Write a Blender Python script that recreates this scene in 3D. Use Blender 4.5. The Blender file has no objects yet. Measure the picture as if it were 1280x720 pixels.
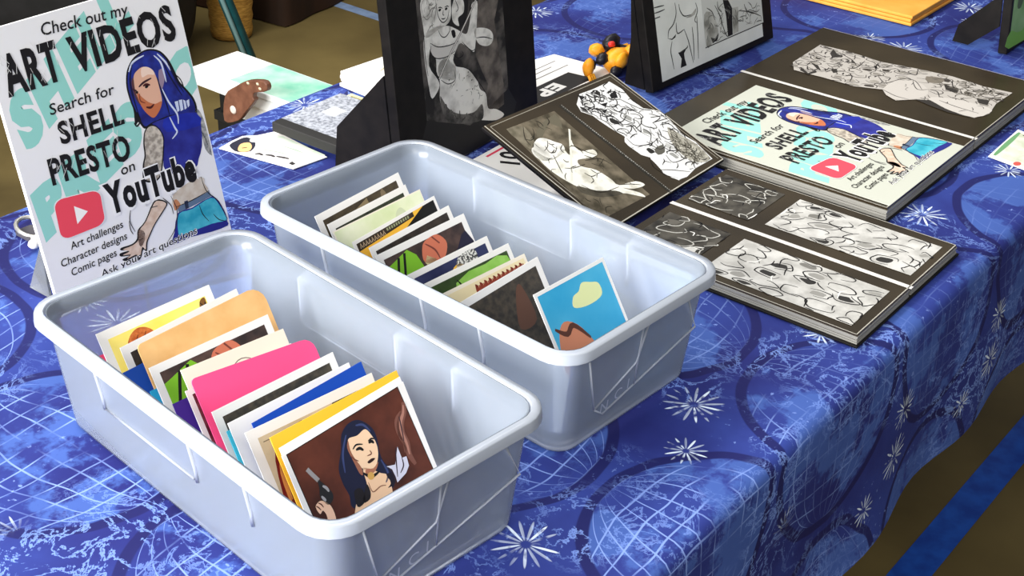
import bpy, bmesh, math, random
from mathutils import Vector, Matrix
from mathutils.geometry import tessellate_polygon
random.seed(7)
SC = bpy.context.scene
COL = SC.collection
TZ = 0.74                      # height of the table top

# ------------------------------------------------------------------ materials
def lin(c):
    def f(v):
        v /= 255.0
        return v / 12.92 if v <= 0.04045 else ((v + 0.055) / 1.055) ** 2.4
    return (f(c[0]), f(c[1]), f(c[2]), 1.0)

_M = {}
def M(c, rough=0.6, spec=0.3, name=None, metal=0.0):
    key = (tuple(c), rough, spec, metal)
    if key in _M:
        return _M[key]
    m = bpy.data.materials.new(name or 'ink_%d_%d_%d' % tuple(c))
    m.use_nodes = True
    b = m.node_tree.nodes['Principled BSDF']
    b.inputs['Base Color'].default_value = lin(c)
    b.inputs['Roughness'].default_value = rough
    b.inputs['Specular IOR Level'].default_value = spec
    b.inputs['Metallic'].default_value = metal
    _M[key] = m
    return m

def MW(c1, c2, scale=40.0, rough=0.6, spec=0.3, lo=0.35, hi=0.65, detail=4.0, stretch=None, bump=0.0):
    """two tones mixed by a noise: ink wash, board, leather, concrete"""
    key = ('w', tuple(c1), tuple(c2), scale, rough, lo, hi, stretch, bump)
    if key in _M:
        return _M[key]
    m = bpy.data.materials.new('wash_%d_%d_%d' % tuple(c1))
    m.use_nodes = True
    nt = m.node_tree
    b = nt.nodes['Principled BSDF']
    tc = nt.nodes.new('ShaderNodeTexCoord')
    n = nt.nodes.new('ShaderNodeTexNoise')
    n.inputs['Scale'].default_value = scale
    n.inputs['Detail'].default_value = detail
    if stretch:
        mp = nt.nodes.new('ShaderNodeMapping')
        mp.inputs['Scale'].default_value = stretch
        nt.links.new(tc.outputs['Object'], mp.inputs['Vector'])
        nt.links.new(mp.outputs['Vector'], n.inputs['Vector'])
    else:
        nt.links.new(tc.outputs['Object'], n.inputs['Vector'])
    r = nt.nodes.new('ShaderNodeValToRGB')
    r.color_ramp.elements[0].position = lo
    r.color_ramp.elements[0].color = lin(c1)
    r.color_ramp.elements[1].position = hi
    r.color_ramp.elements[1].color = lin(c2)
    nt.links.new(n.outputs['Fac'], r.inputs['Fac'])
    nt.links.new(r.outputs['Color'], b.inputs['Base Color'])
    b.inputs['Roughness'].default_value = rough
    b.inputs['Specular IOR Level'].default_value = spec
    if bump:
        bp = nt.nodes.new('ShaderNodeBump')
        bp.inputs['Strength'].default_value = bump
        bp.inputs['Distance'].default_value = 0.004
        nt.links.new(n.outputs['Fac'], bp.inputs['Height'])
        nt.links.new(bp.outputs['Normal'], b.inputs['Normal'])
    _M[key] = m
    return m

class NT:
    """tiny helper that writes math nodes"""
    def __init__(s, m):
        s.t = m.node_tree
    def val(s, sock, x):
        if isinstance(x, (int, float)):
            sock.default_value = x
        else:
            s.t.links.new(x, sock)
    def m(s, op, a, b=None, c=None):
        n = s.t.nodes.new('ShaderNodeMath')
        n.operation = op
        s.val(n.inputs[0], a)
        if b is not None:
            s.val(n.inputs[1], b)
        if c is not None:
            s.val(n.inputs[2], c)
        return n.outputs[0]
    def mix(s, f, a, b):
        n = s.t.nodes.new('ShaderNodeMix')
        n.data_type = 'RGBA'
        s.val(n.inputs[0], f)
        for sock, x in ((n.inputs[6], a), (n.inputs[7], b)):
            if isinstance(x, tuple):
                sock.default_value = x
            else:
                s.t.links.new(x, sock)
        return n.outputs[2]
    def noise(s, vec, scale, detail=4.0, rough=0.55, dist=0.0):
        n = s.t.nodes.new('ShaderNodeTexNoise')
        n.inputs['Scale'].default_value = scale
        n.inputs['Detail'].default_value = detail
        n.inputs['Roughness'].default_value = rough
        n.inputs['Distortion'].default_value = dist
        s.t.links.new(vec, n.inputs['Vector'])
        return n.outputs['Fac']
    def step(s, x, lo, hi):
        n = s.t.nodes.new('ShaderNodeMapRange')
        n.interpolation_type = 'SMOOTHSTEP'
        s.val(n.inputs[0], x)
        n.inputs[1].default_value = lo
        n.inputs[2].default_value = hi
        n.inputs[3].default_value = 0.0
        n.inputs[4].default_value = 1.0
        return n.outputs[0]

def cloth_material():
    m = bpy.data.materials.new('celestial_map_cloth')
    m.use_nodes = True
    k = NT(m)
    t = m.node_tree
    b = t.nodes['Principled BSDF']
    uv = t.nodes.new('ShaderNodeUVMap')
    uv.uv_map = 'cloth'
    vec = uv.outputs['UV']
    sp = t.nodes.new('ShaderNodeSeparateXYZ')
    t.links.new(vec, sp.inputs[0])
    x, y = sp.outputs[0], sp.outputs[1]
    T = 0.222
    def cell(v, off):
        f = k.m('FRACT', k.m('ADD', k.m('DIVIDE', k.m('SUBTRACT', v, off), T), 50.5))
        return k.m('MULTIPLY', k.m('SUBTRACT', f, 0.5), T)
    wob = k.m('MULTIPLY', k.m('SUBTRACT', k.noise(vec, 9.0, 2.0), 0.5), 0.02)
    px, py = k.m('ADD', cell(x, 0.475), wob), k.m('ADD', cell(y, 0.549), wob)
    r = k.m('SQRT', k.m('ADD', k.m('MULTIPLY', px, px), k.m('MULTIPLY', py, py)))
    R = 0.098
    X, Y = k.m('DIVIDE', px, R), k.m('DIVIDE', py, R)
    disc = k.m('SUBTRACT', 1.0, k.step(r, R - 0.001, R + 0.001))
    ring = k.m('MULTIPLY', k.m('SUBTRACT', 1.0, disc), k.m('SUBTRACT', 1.0, k.step(r, 0.1065, 0.108)))
    lon = k.m('DIVIDE', X, k.m('SQRT', k.m('MAXIMUM', k.m('SUBTRACT', 1.06, k.m('MULTIPLY', Y, Y)), 0.05)))
    lat = k.m('MULTIPLY', Y, k.m('ADD', 1.0, k.m('MULTIPLY', k.m('MULTIPLY', X, X), 0.35)))
    def lines(v, n, w):
        d = k.m('ABSOLUTE', k.m('SUBTRACT', k.m('FRACT', k.m('ADD', k.m('MULTIPLY', v, n), 20.0)), 0.5))
        return k.step(d, 0.5 - w, 0.5 - w * 0.45)
    fade = k.m('MULTIPLY', k.step(k.noise(vec, 14.0, 3.0), 0.34, 0.58), k.m('SUBTRACT', 1.0, k.m('MULTIPLY', k.step(x, 0.75, 1.1), 0.75)))
    grid = k.m('MULTIPLY', k.m('MULTIPLY', k.m('MAXIMUM', lines(lon, 5.0, 0.05), lines(lat, 5.0, 0.05)), disc), fade)
    land = k.step(k.noise(vec, 11.0, 6.0, 0.62), 0.49, 0.55)
    coastn = k.noise(vec, 30.0, 6.0, 0.68, 0.6)
    coast = k.m('SUBTRACT', 1.0, k.step(k.m('ABSOLUTE', k.m('SUBTRACT', coastn, 0.5)), 0.008, 0.026))
    coast = k.m('MULTIPLY', k.m('MULTIPLY', coast, k.m('SUBTRACT', 1.0, k.m('MULTIPLY', disc, 0.35))), k.step(k.noise(vec, 7.0, 2.0), 0.44, 0.60))
    specks = k.step(k.noise(vec, 120.0, 3.0, 0.6), 0.63, 0.70)
    specks = k.m('MULTIPLY', specks, k.step(k.noise(vec, 10.0, 2.0), 0.46, 0.6))
    # star bursts between the discs
    def burst(ox, oy, rad, n, tw=0.0):
        qx, qy = cell(x, 0.475 + T / 2 + ox), cell(y, 0.549 + T / 2 + oy)
        rr = k.m('SQRT', k.m('ADD', k.m('MULTIPLY', qx, qx), k.m('MULTIPLY', qy, qy)))
        a = k.m('ARCTAN2', qy, qx)
        ray = k.m('POWER', k.m('ABSOLUTE', k.m('COSINE', k.m('MULTIPLY', k.m('ADD', a, tw), n / 2.0))), 2.2)
        jag = k.m('ADD', 0.65, k.m('MULTIPLY', 0.35, k.m('COSINE', k.m('MULTIPLY', a, 5.0))))
        # petals that widen from the middle and end in points
        wid = k.m('DIVIDE', rr, rad)
        pet = k.step(k.m('SUBTRACT', ray, k.m('ADD', 0.12, wid)), -0.02, 0.08)
        hole = k.step(wid, 0.10, 0.2)
        return k.m('MULTIPLY', k.m('MULTIPLY', pet, hole), k.m('MULTIPLY', jag, k.step(k.noise(vec, 75.0, 2.0), 0.36, 0.5)))
    star = k.m('MAXIMUM', burst(0.022, 0.0, 0.029, 15.0), burst(0.027, 0.052, 0.025, 17.0, 0.2))
    star = k.m('MULTIPLY', star, k.step(k.noise(vec, 2.6, 1.0), 0.40, 0.46))
    star = k.m('MAXIMUM', star, burst(-0.035, -0.028, 0.020, 13.0, 0.4))
    # colours
    base = k.mix(k.step(k.noise(vec, 5.0, 5.0), 0.3, 0.7), lin((32, 36, 104)), lin((50, 68, 146)))
    c = k.mix(k.m('MULTIPLY', disc, k.m('MULTIPLY', land, 0.75)), base, lin((70, 100, 172)))
    c = k.mix(k.m('MULTIPLY', ring, 0.85), c, lin((24, 24, 80)))
    c = k.mix(k.m('MULTIPLY', grid, 0.75), c, lin((140, 166, 230)))
    c = k.mix(k.m('MULTIPLY', coast, 0.72), c, lin((128, 158, 228)))
    c = k.mix(k.m('MULTIPLY', specks, 0.6), c, lin((140, 165, 232)))
    c = k.mix(k.m('MULTIPLY', star, 0.95), c, lin((225, 238, 250)))
    t.links.new(c, b.inputs['Base Color'])
    b.inputs['Roughness'].default_value = 0.75
    b.inputs['Specular IOR Level'].default_value = 0.2
    bp = t.nodes.new('ShaderNodeBump')
    bp.inputs['Strength'].default_value = 0.35
    bp.inputs['Distance'].default_value = 0.004
    t.links.new(k.noise(vec, 12.0, 3.0), bp.inputs['Height'])
    t.links.new(bp.outputs['Normal'], b.inputs['Normal'])
    return m

def plastic_material(name, tint, dens, rough=0.3):
    """milky translucent polypropylene: partly see-through, partly scattering, with a soft gloss"""
    m = bpy.data.materials.new(name)
    m.use_nodes = True
    t = m.node_tree
    t.nodes.clear()
    out = t.nodes.new('ShaderNodeOutputMaterial')
    tr = t.nodes.new('ShaderNodeBsdfTransparent')
    tr.inputs[0].default_value = (0.97, 0.98, 1.0, 1)
    df = t.nodes.new('ShaderNodeBsdfDiffuse')
    df.inputs[0].default_value = lin(tint)
    tl = t.nodes.new('ShaderNodeBsdfTranslucent')
    tl.inputs[0].default_value = lin(tint)
    gl = t.nodes.new('ShaderNodeBsdfGlossy')
    gl.inputs['Roughness'].default_value = rough
    fr = t.nodes.new('ShaderNodeFresnel')
    fr.inputs[0].default_value = 1.45
    m1 = t.nodes.new('ShaderNodeMixShader')
    m1.inputs[0].default_value = 0.36
    t.links.new(df.outputs[0], m1.inputs[1])
    t.links.new(tl.outputs[0], m1.inputs[2])
    m2 = t.nodes.new('ShaderNodeMixShader')
    m2.inputs[0].default_value = dens
    t.links.new(tr.outputs[0], m2.inputs[1])
    t.links.new(m1.outputs[0], m2.inputs[2])
    m3 = t.nodes.new('ShaderNodeMixShader')
    t.links.new(fr.outputs[0], m3.inputs[0])
    t.links.new(m2.outputs[0], m3.inputs[1])
    t.links.new(gl.outputs[0], m3.inputs[2])
    t.links.new(m3.outputs[0], out.inputs['Surface'])
    return m

WHITE = M((238, 236, 232))
PAPER = M((246, 244, 240))
CREAM = M((240, 232, 214))
BLACK = M((22, 21, 20), 0.55)
INK = M((20, 18, 20), 0.7)

# ------------------------------------------------------------------ objects
def tag(o, label=None, cat=None, group=None, kind=None):
    if label: o['label'] = label
    if cat: o['category'] = cat
    if group: o['group'] = group
    if kind: o['kind'] = kind
    return o

def frame_matrix(O, ex, ey):
    ex = Vector(ex).normalized()
    ey = Vector(ey).normalized()
    n = ex.cross(ey).normalized()
    m = Matrix((ex, ey, n)).transposed().to_4x4()
    m.translation = Vector((O[0], O[1], O[2] + TZ))
    return m

def empty(name, mat=None, loc=None, rz=0.0):
    o = bpy.data.objects.new(name, None)
    o.empty_display_size = 0.02
    COL.objects.link(o)
    o.matrix_world = mat if mat is not None else Matrix.Translation(Vector((loc[0], loc[1], loc[2] + TZ))) @ Matrix.Rotation(rz, 4, 'Z')
    return o

class MB:
    """collects shapes into ONE mesh"""
    def __init__(s):
        s.bm = bmesh.new()
        s.mats = []
    def mi(s, mat):
        if mat not in s.mats:
            s.mats.append(mat)
        return s.mats.index(mat)
    def face(s, vs, mat, smooth=False):
        try:
            f = s.bm.faces.new(vs)
            f.material_index = s.mi(mat)
            f.smooth = smooth
            return f
        except ValueError:
            return None
    def box(s, lo, hi, mat, mtx=None):
        x0, y0, z0 = lo
        x1, y1, z1 = hi
        c = [(x0, y0, z0), (x1, y0, z0), (x1, y1, z0), (x0, y1, z0), (x0, y0, z1), (x1, y0, z1), (x1, y1, z1), (x0, y1, z1)]
        v = [s.bm.verts.new(mtx @ Vector(p) if mtx else p) for p in c]
        for q in ((0, 3, 2, 1), (4, 5, 6, 7), (0, 1, 5, 4), (1, 2, 6, 5), (2, 3, 7, 6), (3, 0, 4, 7)):
            s.face([v[i] for i in q], mat)
        return s
    def prism(s, poly, z0, z1, mat, mtx=None, smooth=False):
        a = [s.bm.verts.new((mtx @ Vector((p[0], p[1], z0))) if mtx else (p[0], p[1], z0)) for p in poly]
        b = [s.bm.verts.new((mtx @ Vector((p[0], p[1], z1))) if mtx else (p[0], p[1], z1)) for p in poly]
        tri = tessellate_polygon([[Vector((p[0], p[1], 0)) for p in poly]])
        area = sum(poly[i][0] * poly[(i + 1) % len(poly)][1] - poly[(i + 1) % len(poly)][0] * poly[i][1] for i in range(len(poly)))
        for t in tri:
            s.face([b[i] for i in t], mat)
            s.face([a[i] for i in reversed(t)], mat)
        n = len(poly)
        for i in range(n):
            j = (i + 1) % n
            s.face([a[i], a[j], b[j], b[i]] if area > 0 else [a[j], a[i], b[i], b[j]], mat, smooth)
        return s
    def rings(s, loops, mat, cap0=True, cap1=True, smooth=True, close=False):
        R = [[s.bm.verts.new(p) for p in L] for L in loops]
        n = len(R[0])
        pairs = list(zip(R[:-1], R[1:]))
        if close:
            pairs.append((R[-1], R[0]))
        for a, b in pairs:
            for i in range(n):
                j = (i + 1) % n
                s.face([a[i], a[j], b[j], b[i]], mat, smooth)
        if not close:
            if cap0: s.face(list(reversed(R[0])), mat)
            if cap1: s.face(R[-1], mat)
        return s
    def tube(s, pts, r, mat, seg=8, r2=None):
        pts = [Vector(p) for p in pts]
        loops = []
        up = Vector((0.13, 0.2, 0.97))
        for i, p in enumerate(pts):
            d = (pts[min(i + 1, len(pts) - 1)] - pts[max(i - 1, 0)]).normalized()
            a = d.cross(up)
            if a.length < 1e-3: a = d.cross(Vector((1, 0, 0)))
            a.normalize()
            b = d.cross(a)
            rr = r if r2 is None else r + (r2 - r) * i / max(1, len(pts) - 1)
            loops.append([p + a * math.cos(2 * math.pi * k / seg) * rr - b * math.sin(2 * math.pi * k / seg) * rr for k in range(seg)])
        return s.rings(loops, mat)
    def blob(s, c, size, mat, rot=None, sub=2, jit=0.0):
        r = bmesh.ops.create_icosphere(s.bm, subdivisions=sub, radius=1.0)
        mi = s.mi(mat)
        R = rot.to_matrix().to_4x4() if rot else Matrix.Identity(4)
        for v in r['verts']:
            q = Vector((v.co.x * size[0], v.co.y * size[1], v.co.z * size[2])) * (1 + random.uniform(-jit, jit))
            v.co = (R @ q) + Vector(c)
        for f in {f for v in r['verts'] for f in v.link_faces}:
            f.material_index = mi
            f.smooth = True
        return s
    def build(s, name, parent=None, mtx=None, bevel=0.0, normals=True):
        if normals:
            bmesh.ops.recalc_face_normals(s.bm, faces=s.bm.faces)
        me = bpy.data.meshes.new(name)
        s.bm.to_mesh(me)
        s.bm.free()
        for m in s.mats:
            me.materials.append(m)
        o = bpy.data.objects.new(name, me)
        COL.objects.link(o)
        if parent:
            o.parent = parent
        elif mtx is not None:
            o.matrix_world = mtx
        if bevel:
            md = o.modifiers.new('bevel', 'BEVEL')
            md.width = bevel
            md.segments = 2
            md.limit_method = 'ANGLE'
        return o

def catmull(pts, n, closed=True):
    out = []
    N = len(pts)
    rng = range(N) if closed else range(N - 1)
    for i in rng:
        if closed:
            p0, p1, p2, p3 = pts[i - 1], pts[i], pts[(i + 1) % N], pts[(i + 2) % N]
        else:
            p0, p1, p2, p3 = pts[max(i - 1, 0)], pts[i], pts[i + 1], pts[min(i + 2, N - 1)]
        for k in range(n):
            t = k / n
            out.append(tuple(0.5 * (2 * p1[d] + (p2[d] - p0[d]) * t + (2 * p0[d] - 5 * p1[d] + 4 * p2[d] - p3[d]) * t * t + (3 * p1[d] - p0[d] - 3 * p2[d] + p3[d]) * t ** 3) for d in (0, 1)))
    if not closed:
        out.append(tuple(pts[-1]))
    return out

_TXT = {}
def text_tris(body, bold):
    key = (body, bold)
    if key in _TXT:
        return _TXT[key]
    c = bpy.data.curves.new('lettering', 'FONT')
    c.body = body
    c.size = 1.0
    c.offset = bold
    c.resolution_u = 3
    c.space_character = 1.0 + bold * 2.2
    o = bpy.data.objects.new('lettering', c)
    me = bpy.data.meshes.new_from_object(o)
    me.calc_loop_triangles()
    v = [(p.co.x, p.co.y) for p in me.vertices]
    f = [tuple(t.vertices) for t in me.loop_triangles]
    bpy.data.objects.remove(o)
    bpy.data.curves.remove(c)
    bpy.data.meshes.remove(me)
    _TXT[key] = (v, f)
    return v, f

class Art:
    """flat printed artwork: ink shapes laid in thin layers, ONE mesh"""
    DZ = 0.00004
    def __init__(s, warp=None):
        s.v, s.f, s.m, s.mats, s.L, s.warp, s.clip = [], [], [], [], 1, warp, None
    def up(s):
        s.L += 1
        return s
    def _add(s, pts, faces, mat):
        if mat not in s.mats:
            s.mats.append(mat)
        if s.clip:
            x0, y0, x1, y1 = s.clip
            P2, F2 = [], []
            for f in faces:
                poly = [pts[i] for i in f]
                for ax, lim, sg in ((0, x0, 1), (0, x1, -1), (1, y0, 1), (1, y1, -1)):
                    o = []
                    for i in range(len(poly)):
                        a, c = poly[i - 1], poly[i]
                        da, dc = (a[ax] - lim) * sg, (c[ax] - lim) * sg
                        if (da >= 0) != (dc >= 0):
                            t = da / (da - dc)
                            o.append((a[0] + (c[0] - a[0]) * t, a[1] + (c[1] - a[1]) * t))
                        if dc >= 0:
                            o.append(c)
                    poly = o
                    if not poly:
                        break
                if len(poly) >= 3:
                    k0 = len(P2)
                    P2 += poly
                    F2 += [(k0, k0 + i, k0 + i + 1) for i in range(1, len(poly) - 1)]
            pts, faces = P2, F2
        mi, b = s.mats.index(mat), len(s.v)
        for p in pts:
            q = s.warp(p) if s.warp else p
            s.v.append((q[0], q[1], s.L * s.DZ))
        for f in faces:
            a, bb, c = (s.v[b + i] for i in f)
            cr = (bb[0] - a[0]) * (c[1] - a[1]) - (c[0] - a[0]) * (bb[1] - a[1])
            s.f.append(tuple(b + i for i in (f if cr >= 0 else f[::-1])))
            s.m.append(mi)
        return s
    def poly(s, pts, mat, smooth=0):
        if smooth:
            pts = catmull(pts, smooth)
        tri = tessellate_polygon([[Vector((p[0], p[1], 0)) for p in pts]])
        return s._add(pts, [tuple(t) for t in tri], mat)
    def rect(s, x0, y0, x1, y1, mat):
        return s._add([(x0, y0), (x1, y0), (x1, y1), (x0, y1)], [(0, 1, 2), (0, 2, 3)], mat)
    def disc(s, c, rx, ry, mat, n=20, a=0.0):
        return s.poly([(c[0] + rx * math.cos(2 * math.pi * i / n) * math.cos(a) - ry * math.sin(2 * math.pi * i / n) * math.sin(a),
                        c[1] + rx * math.cos(2 * math.pi * i / n) * math.sin(a) + ry * math.sin(2 * math.pi * i / n) * math.cos(a)) for i in range(n)], mat)
    def line(s, pts, w, mat, smooth=4, taper=True):
        if smooth and len(pts) > 2:
            pts = catmull(pts, smooth, False)
        P, F = [], []
        n = len(pts)
        for i, p in enumerate(pts):
            a, b = pts[max(i - 1, 0)], pts[min(i + 1, n - 1)]
            d = Vector((b[0] - a[0], b[1] - a[1]))
            d = d.normalized() if d.length > 1e-9 else Vector((1, 0))
            k = w * 0.5
            if taper:
                k *= 0.35 + 0.65 * math.sin(math.pi * (i + 0.5) / n)
            P += [(p[0] - d.y * k, p[1] + d.x * k), (p[0] + d.y * k, p[1] - d.x * k)]
        for i in range(n - 1):
            F += [(2 * i, 2 * i + 1, 2 * i + 3), (2 * i, 2 * i + 3, 2 * i + 2)]
        return s._add(P, F, mat)
    def lines(s, many, w, mat, **k):
        for p in many:
            s.line(p, w, mat, **k)
        return s
    def text(s, body, p0, p1, h, mat, bold=0.0, shear=0.0, grow=0.0):
        v, f = text_tris(body, bold)
        x0, x1 = min(p[0] for p in v), max(p[0] for p in v)
        d = Vector((p1[0] - p0[0], p1[1] - p0[1]))
        L = d.length
        d.normalize()
        sx, sy = (L + 2 * grow) / (x1 - x0), (h + 2 * grow) / (0.70 + 2 * bold)
        P = []
        for x, y in v:
            X = (x - x0) * sx + (y + bold) * sy * shear - grow
            Y = (y + bold) * sy - grow
            P.append((p0[0] + d.x * X - d.y * Y, p0[1] + d.y * X + d.x * Y))
        return s._add(P, f, mat)
    def cells(s, outline, spacing, mats, seed=1, n=400, stretch=1.0, ang=0.0, fill=0.3, ink=None):
        """irregular pale shapes packed inside an outline, the darker ground showing between them"""
        R = random.Random(seed)
        xs, ys = [p[0] for p in outline], [p[1] for p in outline]
        def inside(x, y):
            c, m_ = False, len(outline)
            for i in range(m_):
                (xa, ya), (xb, yb) = outline[i], outline[i - 1]
                if (ya > y) != (yb > y) and x < (xb - xa) * (y - ya) / (yb - ya) + xa:
                    c = not c
            return c
        ca, sa = math.cos(ang), math.sin(ang)
        C, shapes = [], []
        ink = ink or INK
        for _ in range(n):
            x, y = R.uniform(min(xs), max(xs)), R.uniform(min(ys), max(ys))
            if not inside(x, y) or any((((x - q[0]) * ca + (y - q[1]) * sa) / stretch) ** 2 + (-(x - q[0]) * sa + (y - q[1]) * ca) ** 2 < spacing ** 2 for q in C):
                continue
            C.append((x, y))
            shapes.append([])
            for k in range(8):
                t = 2 * math.pi * k / 8 + R.uniform(-0.25, 0.25)
                r = spacing * R.uniform(0.42, 0.70)
                dx, dy = r * stretch * math.cos(t), r * math.sin(t)
                p = (x + dx * ca - dy * sa, y + dx * sa + dy * ca)
                shapes[-1].append(p if inside(*p) else (x + (p[0] - x) * 0.3, y + (p[1] - y) * 0.3))
        for P in shapes:
            if R.random() < fill:
                cx, cy = sum(p[0] for p in P) / 8, sum(p[1] for p in P) / 8
                s.poly([(cx + (p[0] - cx) * 0.62, cy + (p[1] - cy) * 0.62) for p in P], R.choice(mats), 2)
        s.up()
        for P in shapes:
            k = R.randint(5, 8)
            o = R.randint(0, 7)
            s.line([P[(o + i) % 8] for i in range(k)], spacing * 0.11, ink, 3)
        return s
    def inky(s, outline, n, ln, w, mat, seed=1, smooth=3):
        """n short pen strokes scattered inside an outline"""
        R = random.Random(seed)
        xs, ys = [p[0] for p in outline], [p[1] for p in outline]
        def inside(x, y):
            c, m_ = False, len(outline)
            for i in range(m_):
                (xa, ya), (xb, yb) = outline[i], outline[i - 1]
                if (ya > y) != (yb > y) and x < (xb - xa) * (y - ya) / (yb - ya) + xa:
                    c = not c
            return c
        k = t = 0
        while k < n and t < n * 40:
            t += 1
            x, y = R.uniform(min(xs), max(xs)), R.uniform(min(ys), max(ys))
            an, l, bend = R.uniform(0, 6.283), ln * R.uniform(0.4, 1.3), R.uniform(-1.2, 1.2)
            p = [(x, y), (x + l * 0.5 * math.cos(an), y + l * 0.5 * math.sin(an)), (x + l * 0.5 * math.cos(an) + l * 0.5 * math.cos(an + bend), y + l * 0.5 * math.sin(an) + l * 0.5 * math.sin(an + bend))]
            if all(inside(*q) for q in p):
                s.line(p, w * R.uniform(0.5, 1.4), mat, smooth=smooth)
                k += 1
        return s
    def build(s, name, parent, z=0.0, scale=None):
        me = bpy.data.meshes.new(name)
        me.from_pydata([(x, y, zz + z) for x, y, zz in s.v], [], s.f)
        for m in s.mats:
            me.materials.append(m)
        me.polygons.foreach_set('material_index', s.m)
        me.update()
        o = bpy.data.objects.new(name, me)
        COL.objects.link(o)
        o.parent = parent
        return o

def rrect(x0, y0, x1, y1, r, n=4):
    P = []
    for cx, cy, a0 in ((x1 - r, y1 - r, 0), (x0 + r, y1 - r, 90), (x0 + r, y0 + r, 180), (x1 - r, y0 + r, 270)):
        for i in range(n + 1):
            a = math.radians(a0 + 90 * i / n)
            P.append((cx + r * math.cos(a), cy + r * math.sin(a)))
    return P

# ================================================================== camera
cam = bpy.data.cameras.new('camera')
cam.sensor_width = 36.0
cam.lens = 1747.136 / 1280.0 * 36.0
cam.clip_start = 0.02
co = bpy.data.objects.new('camera', cam)
COL.objects.link(co)
Rt, Up, Fw = Vector((0.61647786, -0.78670823, 0.03232968)), Vector((0.38005928, 0.33327888, 0.86283262)), Vector((0.68957232, 0.51963001, -0.50445482))
mw = Matrix((Rt, Up, -Fw)).transposed().to_4x4()
mw.translation = Vector((0, 0, 0.64341644 + TZ))
co.matrix_world = mw
SC.camera = co

# ================================================================== the hall floor
fb = MB()
fb.box((-3.0, -3.0, -0.05), (9.0, 9.0, 0.0), MW((70, 58, 30), (118, 102, 60), 2.2, 0.55, 0.3, 0.3, 0.7, 8.0))
tag(fb.build('floor'), 'brown mottled concrete hall floor', 'floor', kind='structure')

WALLM = MW((150, 142, 126), (170, 162, 146), 1.5, 0.8)
wb = MB(); wb.box((-3.0, 9.0, 0.0), (9.0, 9.15, 4.5), WALLM)
tag(wb.build('wall_back'), 'plain beige hall wall far behind the tables', 'wall', kind='structure')
wb = MB(); wb.box((9.0, -3.0, 0.0), (9.15, 9.0, 4.5), WALLM)
tag(wb.build('wall_right'), 'plain beige hall wall far to the side', 'wall', kind='structure')

tape_blue = MW((10, 62, 160), (24, 86, 190), 30.0, 0.5)
def tape(a, b, w, label, mat):
    m = MB()
    d = (Vector(b) - Vector(a)).normalized()
    n = Vector((-d.y, d.x))
    m.prism([tuple(Vector(a) + n * w), tuple(Vector(b) + n * w), tuple(Vector(b) - n * w), tuple(Vector(a) - n * w)], 0.0, 0.0008, mat)
    tag(m.build('floor_tape', mtx=Matrix.Translation((0, 0, 0.0004))), label, 'floor tape', 'blue tape lines on the floor')
FT = [(1.6161,0.4678),(2.0664,0.4622)]
TD = ((FT[1][0] - FT[0][0]), (FT[1][1] - FT[0][1]))
tape((FT[0][0] - TD[0] * 1.5, FT[0][1] - TD[1] * 1.5), (FT[1][0] + TD[0] * 3, FT[1][1] + TD[1] * 3), 0.026, 'wide blue tape line on the floor alongside the hem of the blue tablecloth', tape_blue)
FB = [(2.8635,2.8685),(2.8589,2.6391)]
BD = ((FB[1][0] - FB[0][0]), (FB[1][1] - FB[0][1]))
tape((FB[0][0] - BD[0] * 0.6, FB[0][1] - BD[1] * 0.6), (FB[1][0] + BD[0] * 5, FB[1][1] + BD[1] * 5), 0.02, 'pale blue tape line on the brown floor behind the tall mermaid picture', MW((104, 122, 150), (120, 140, 170), 30.0, 0.5))

# ================================================================== the table and its cloth
X0, X1, Y0, Y1 = -0.10, 2.34, 0.36, 1.119
tb = empty('folding_table', loc=((X0 + X1) / 2, (Y0 + Y1) / 2, -TZ))
tag(tb, 'long folding table under the blue celestial map tablecloth', 'table')
hx, hy = (X1 - X0) / 2 - 0.006, (Y1 - Y0) / 2 - 0.006
m = MB(); m.box((-hx, -hy, TZ - 0.045), (hx, hy, TZ - 0.003), M((205, 203, 198)))
m.build('table_top', tb, bevel=0.006)
for sx in (-1, 1):
    for sy in (-1, 1):
        m = MB()
        m.tube([(sx * (hx - 0.22), sy * (hy - 0.09), TZ - 0.046), (sx * (hx - 0.22), sy * (hy - 0.09), 0.0)], 0.014, M((90, 92, 95), 0.4, 0.5, metal=0.6), 12)
        m.build('leg', tb)

cm = MB()
CM = cloth_material()
uvl = cm.bm.loops.layers.uv.new('cloth')
DROP, RR = 0.225, 0.012
def cloth_pos(u, v):
    cx, cy = min(max(u, X0), X1), min(max(v, Y0), Y1)
    dx, dy = u - cx, v - cy
    d = math.hypot(dx, dy)
    if d < 1e-9:
        return (u, v, 0.0006 * math.sin(31 * u + 3 * math.sin(9 * v)) * math.sin(23 * v) * 0.0)
    ux, uy = dx / d, dy / d
    q = RR * math.pi / 2
    if d < q:
        o, z = RR * math.sin(d / RR), -RR * (1 - math.cos(d / RR))
    else:
        e = d - q
        wave = math.sin(u * 21 + 1.3 * math.sin(u * 5.3)) * 0.5 + 0.5 * math.sin(v * 19 + u * 7)
        o = RR + 0.05 * e + wave * 0.055 * e
        z = -RR - e * 0.97
    return (cx + ux * o, cy + uy * o, z)
us = [X0 - DROP + DROP * i / 8 for i in range(8)] + [X0 - RR, X0] + [X0 + (X1 - X0) * i / 120 for i in range(1, 120)] + [X1, X1 + RR] + [X1 + DROP * i / 8 for i in range(1, 9)]
vs = [Y0 - DROP + DROP * i / 12 for i in range(12)] + [Y0 - RR * 1.2, Y0 - RR * 0.6, Y0] + [Y0 + (Y1 - Y0) * i / 30 for i in range(1, 30)] + [Y1, Y1 + RR * 0.6, Y1 + RR * 1.2] + [Y1 + DROP * i / 12 for i in range(1, 13)]
gr = [[cm.bm.verts.new(cloth_pos(u, v)) for v in vs] for u in us]
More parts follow.
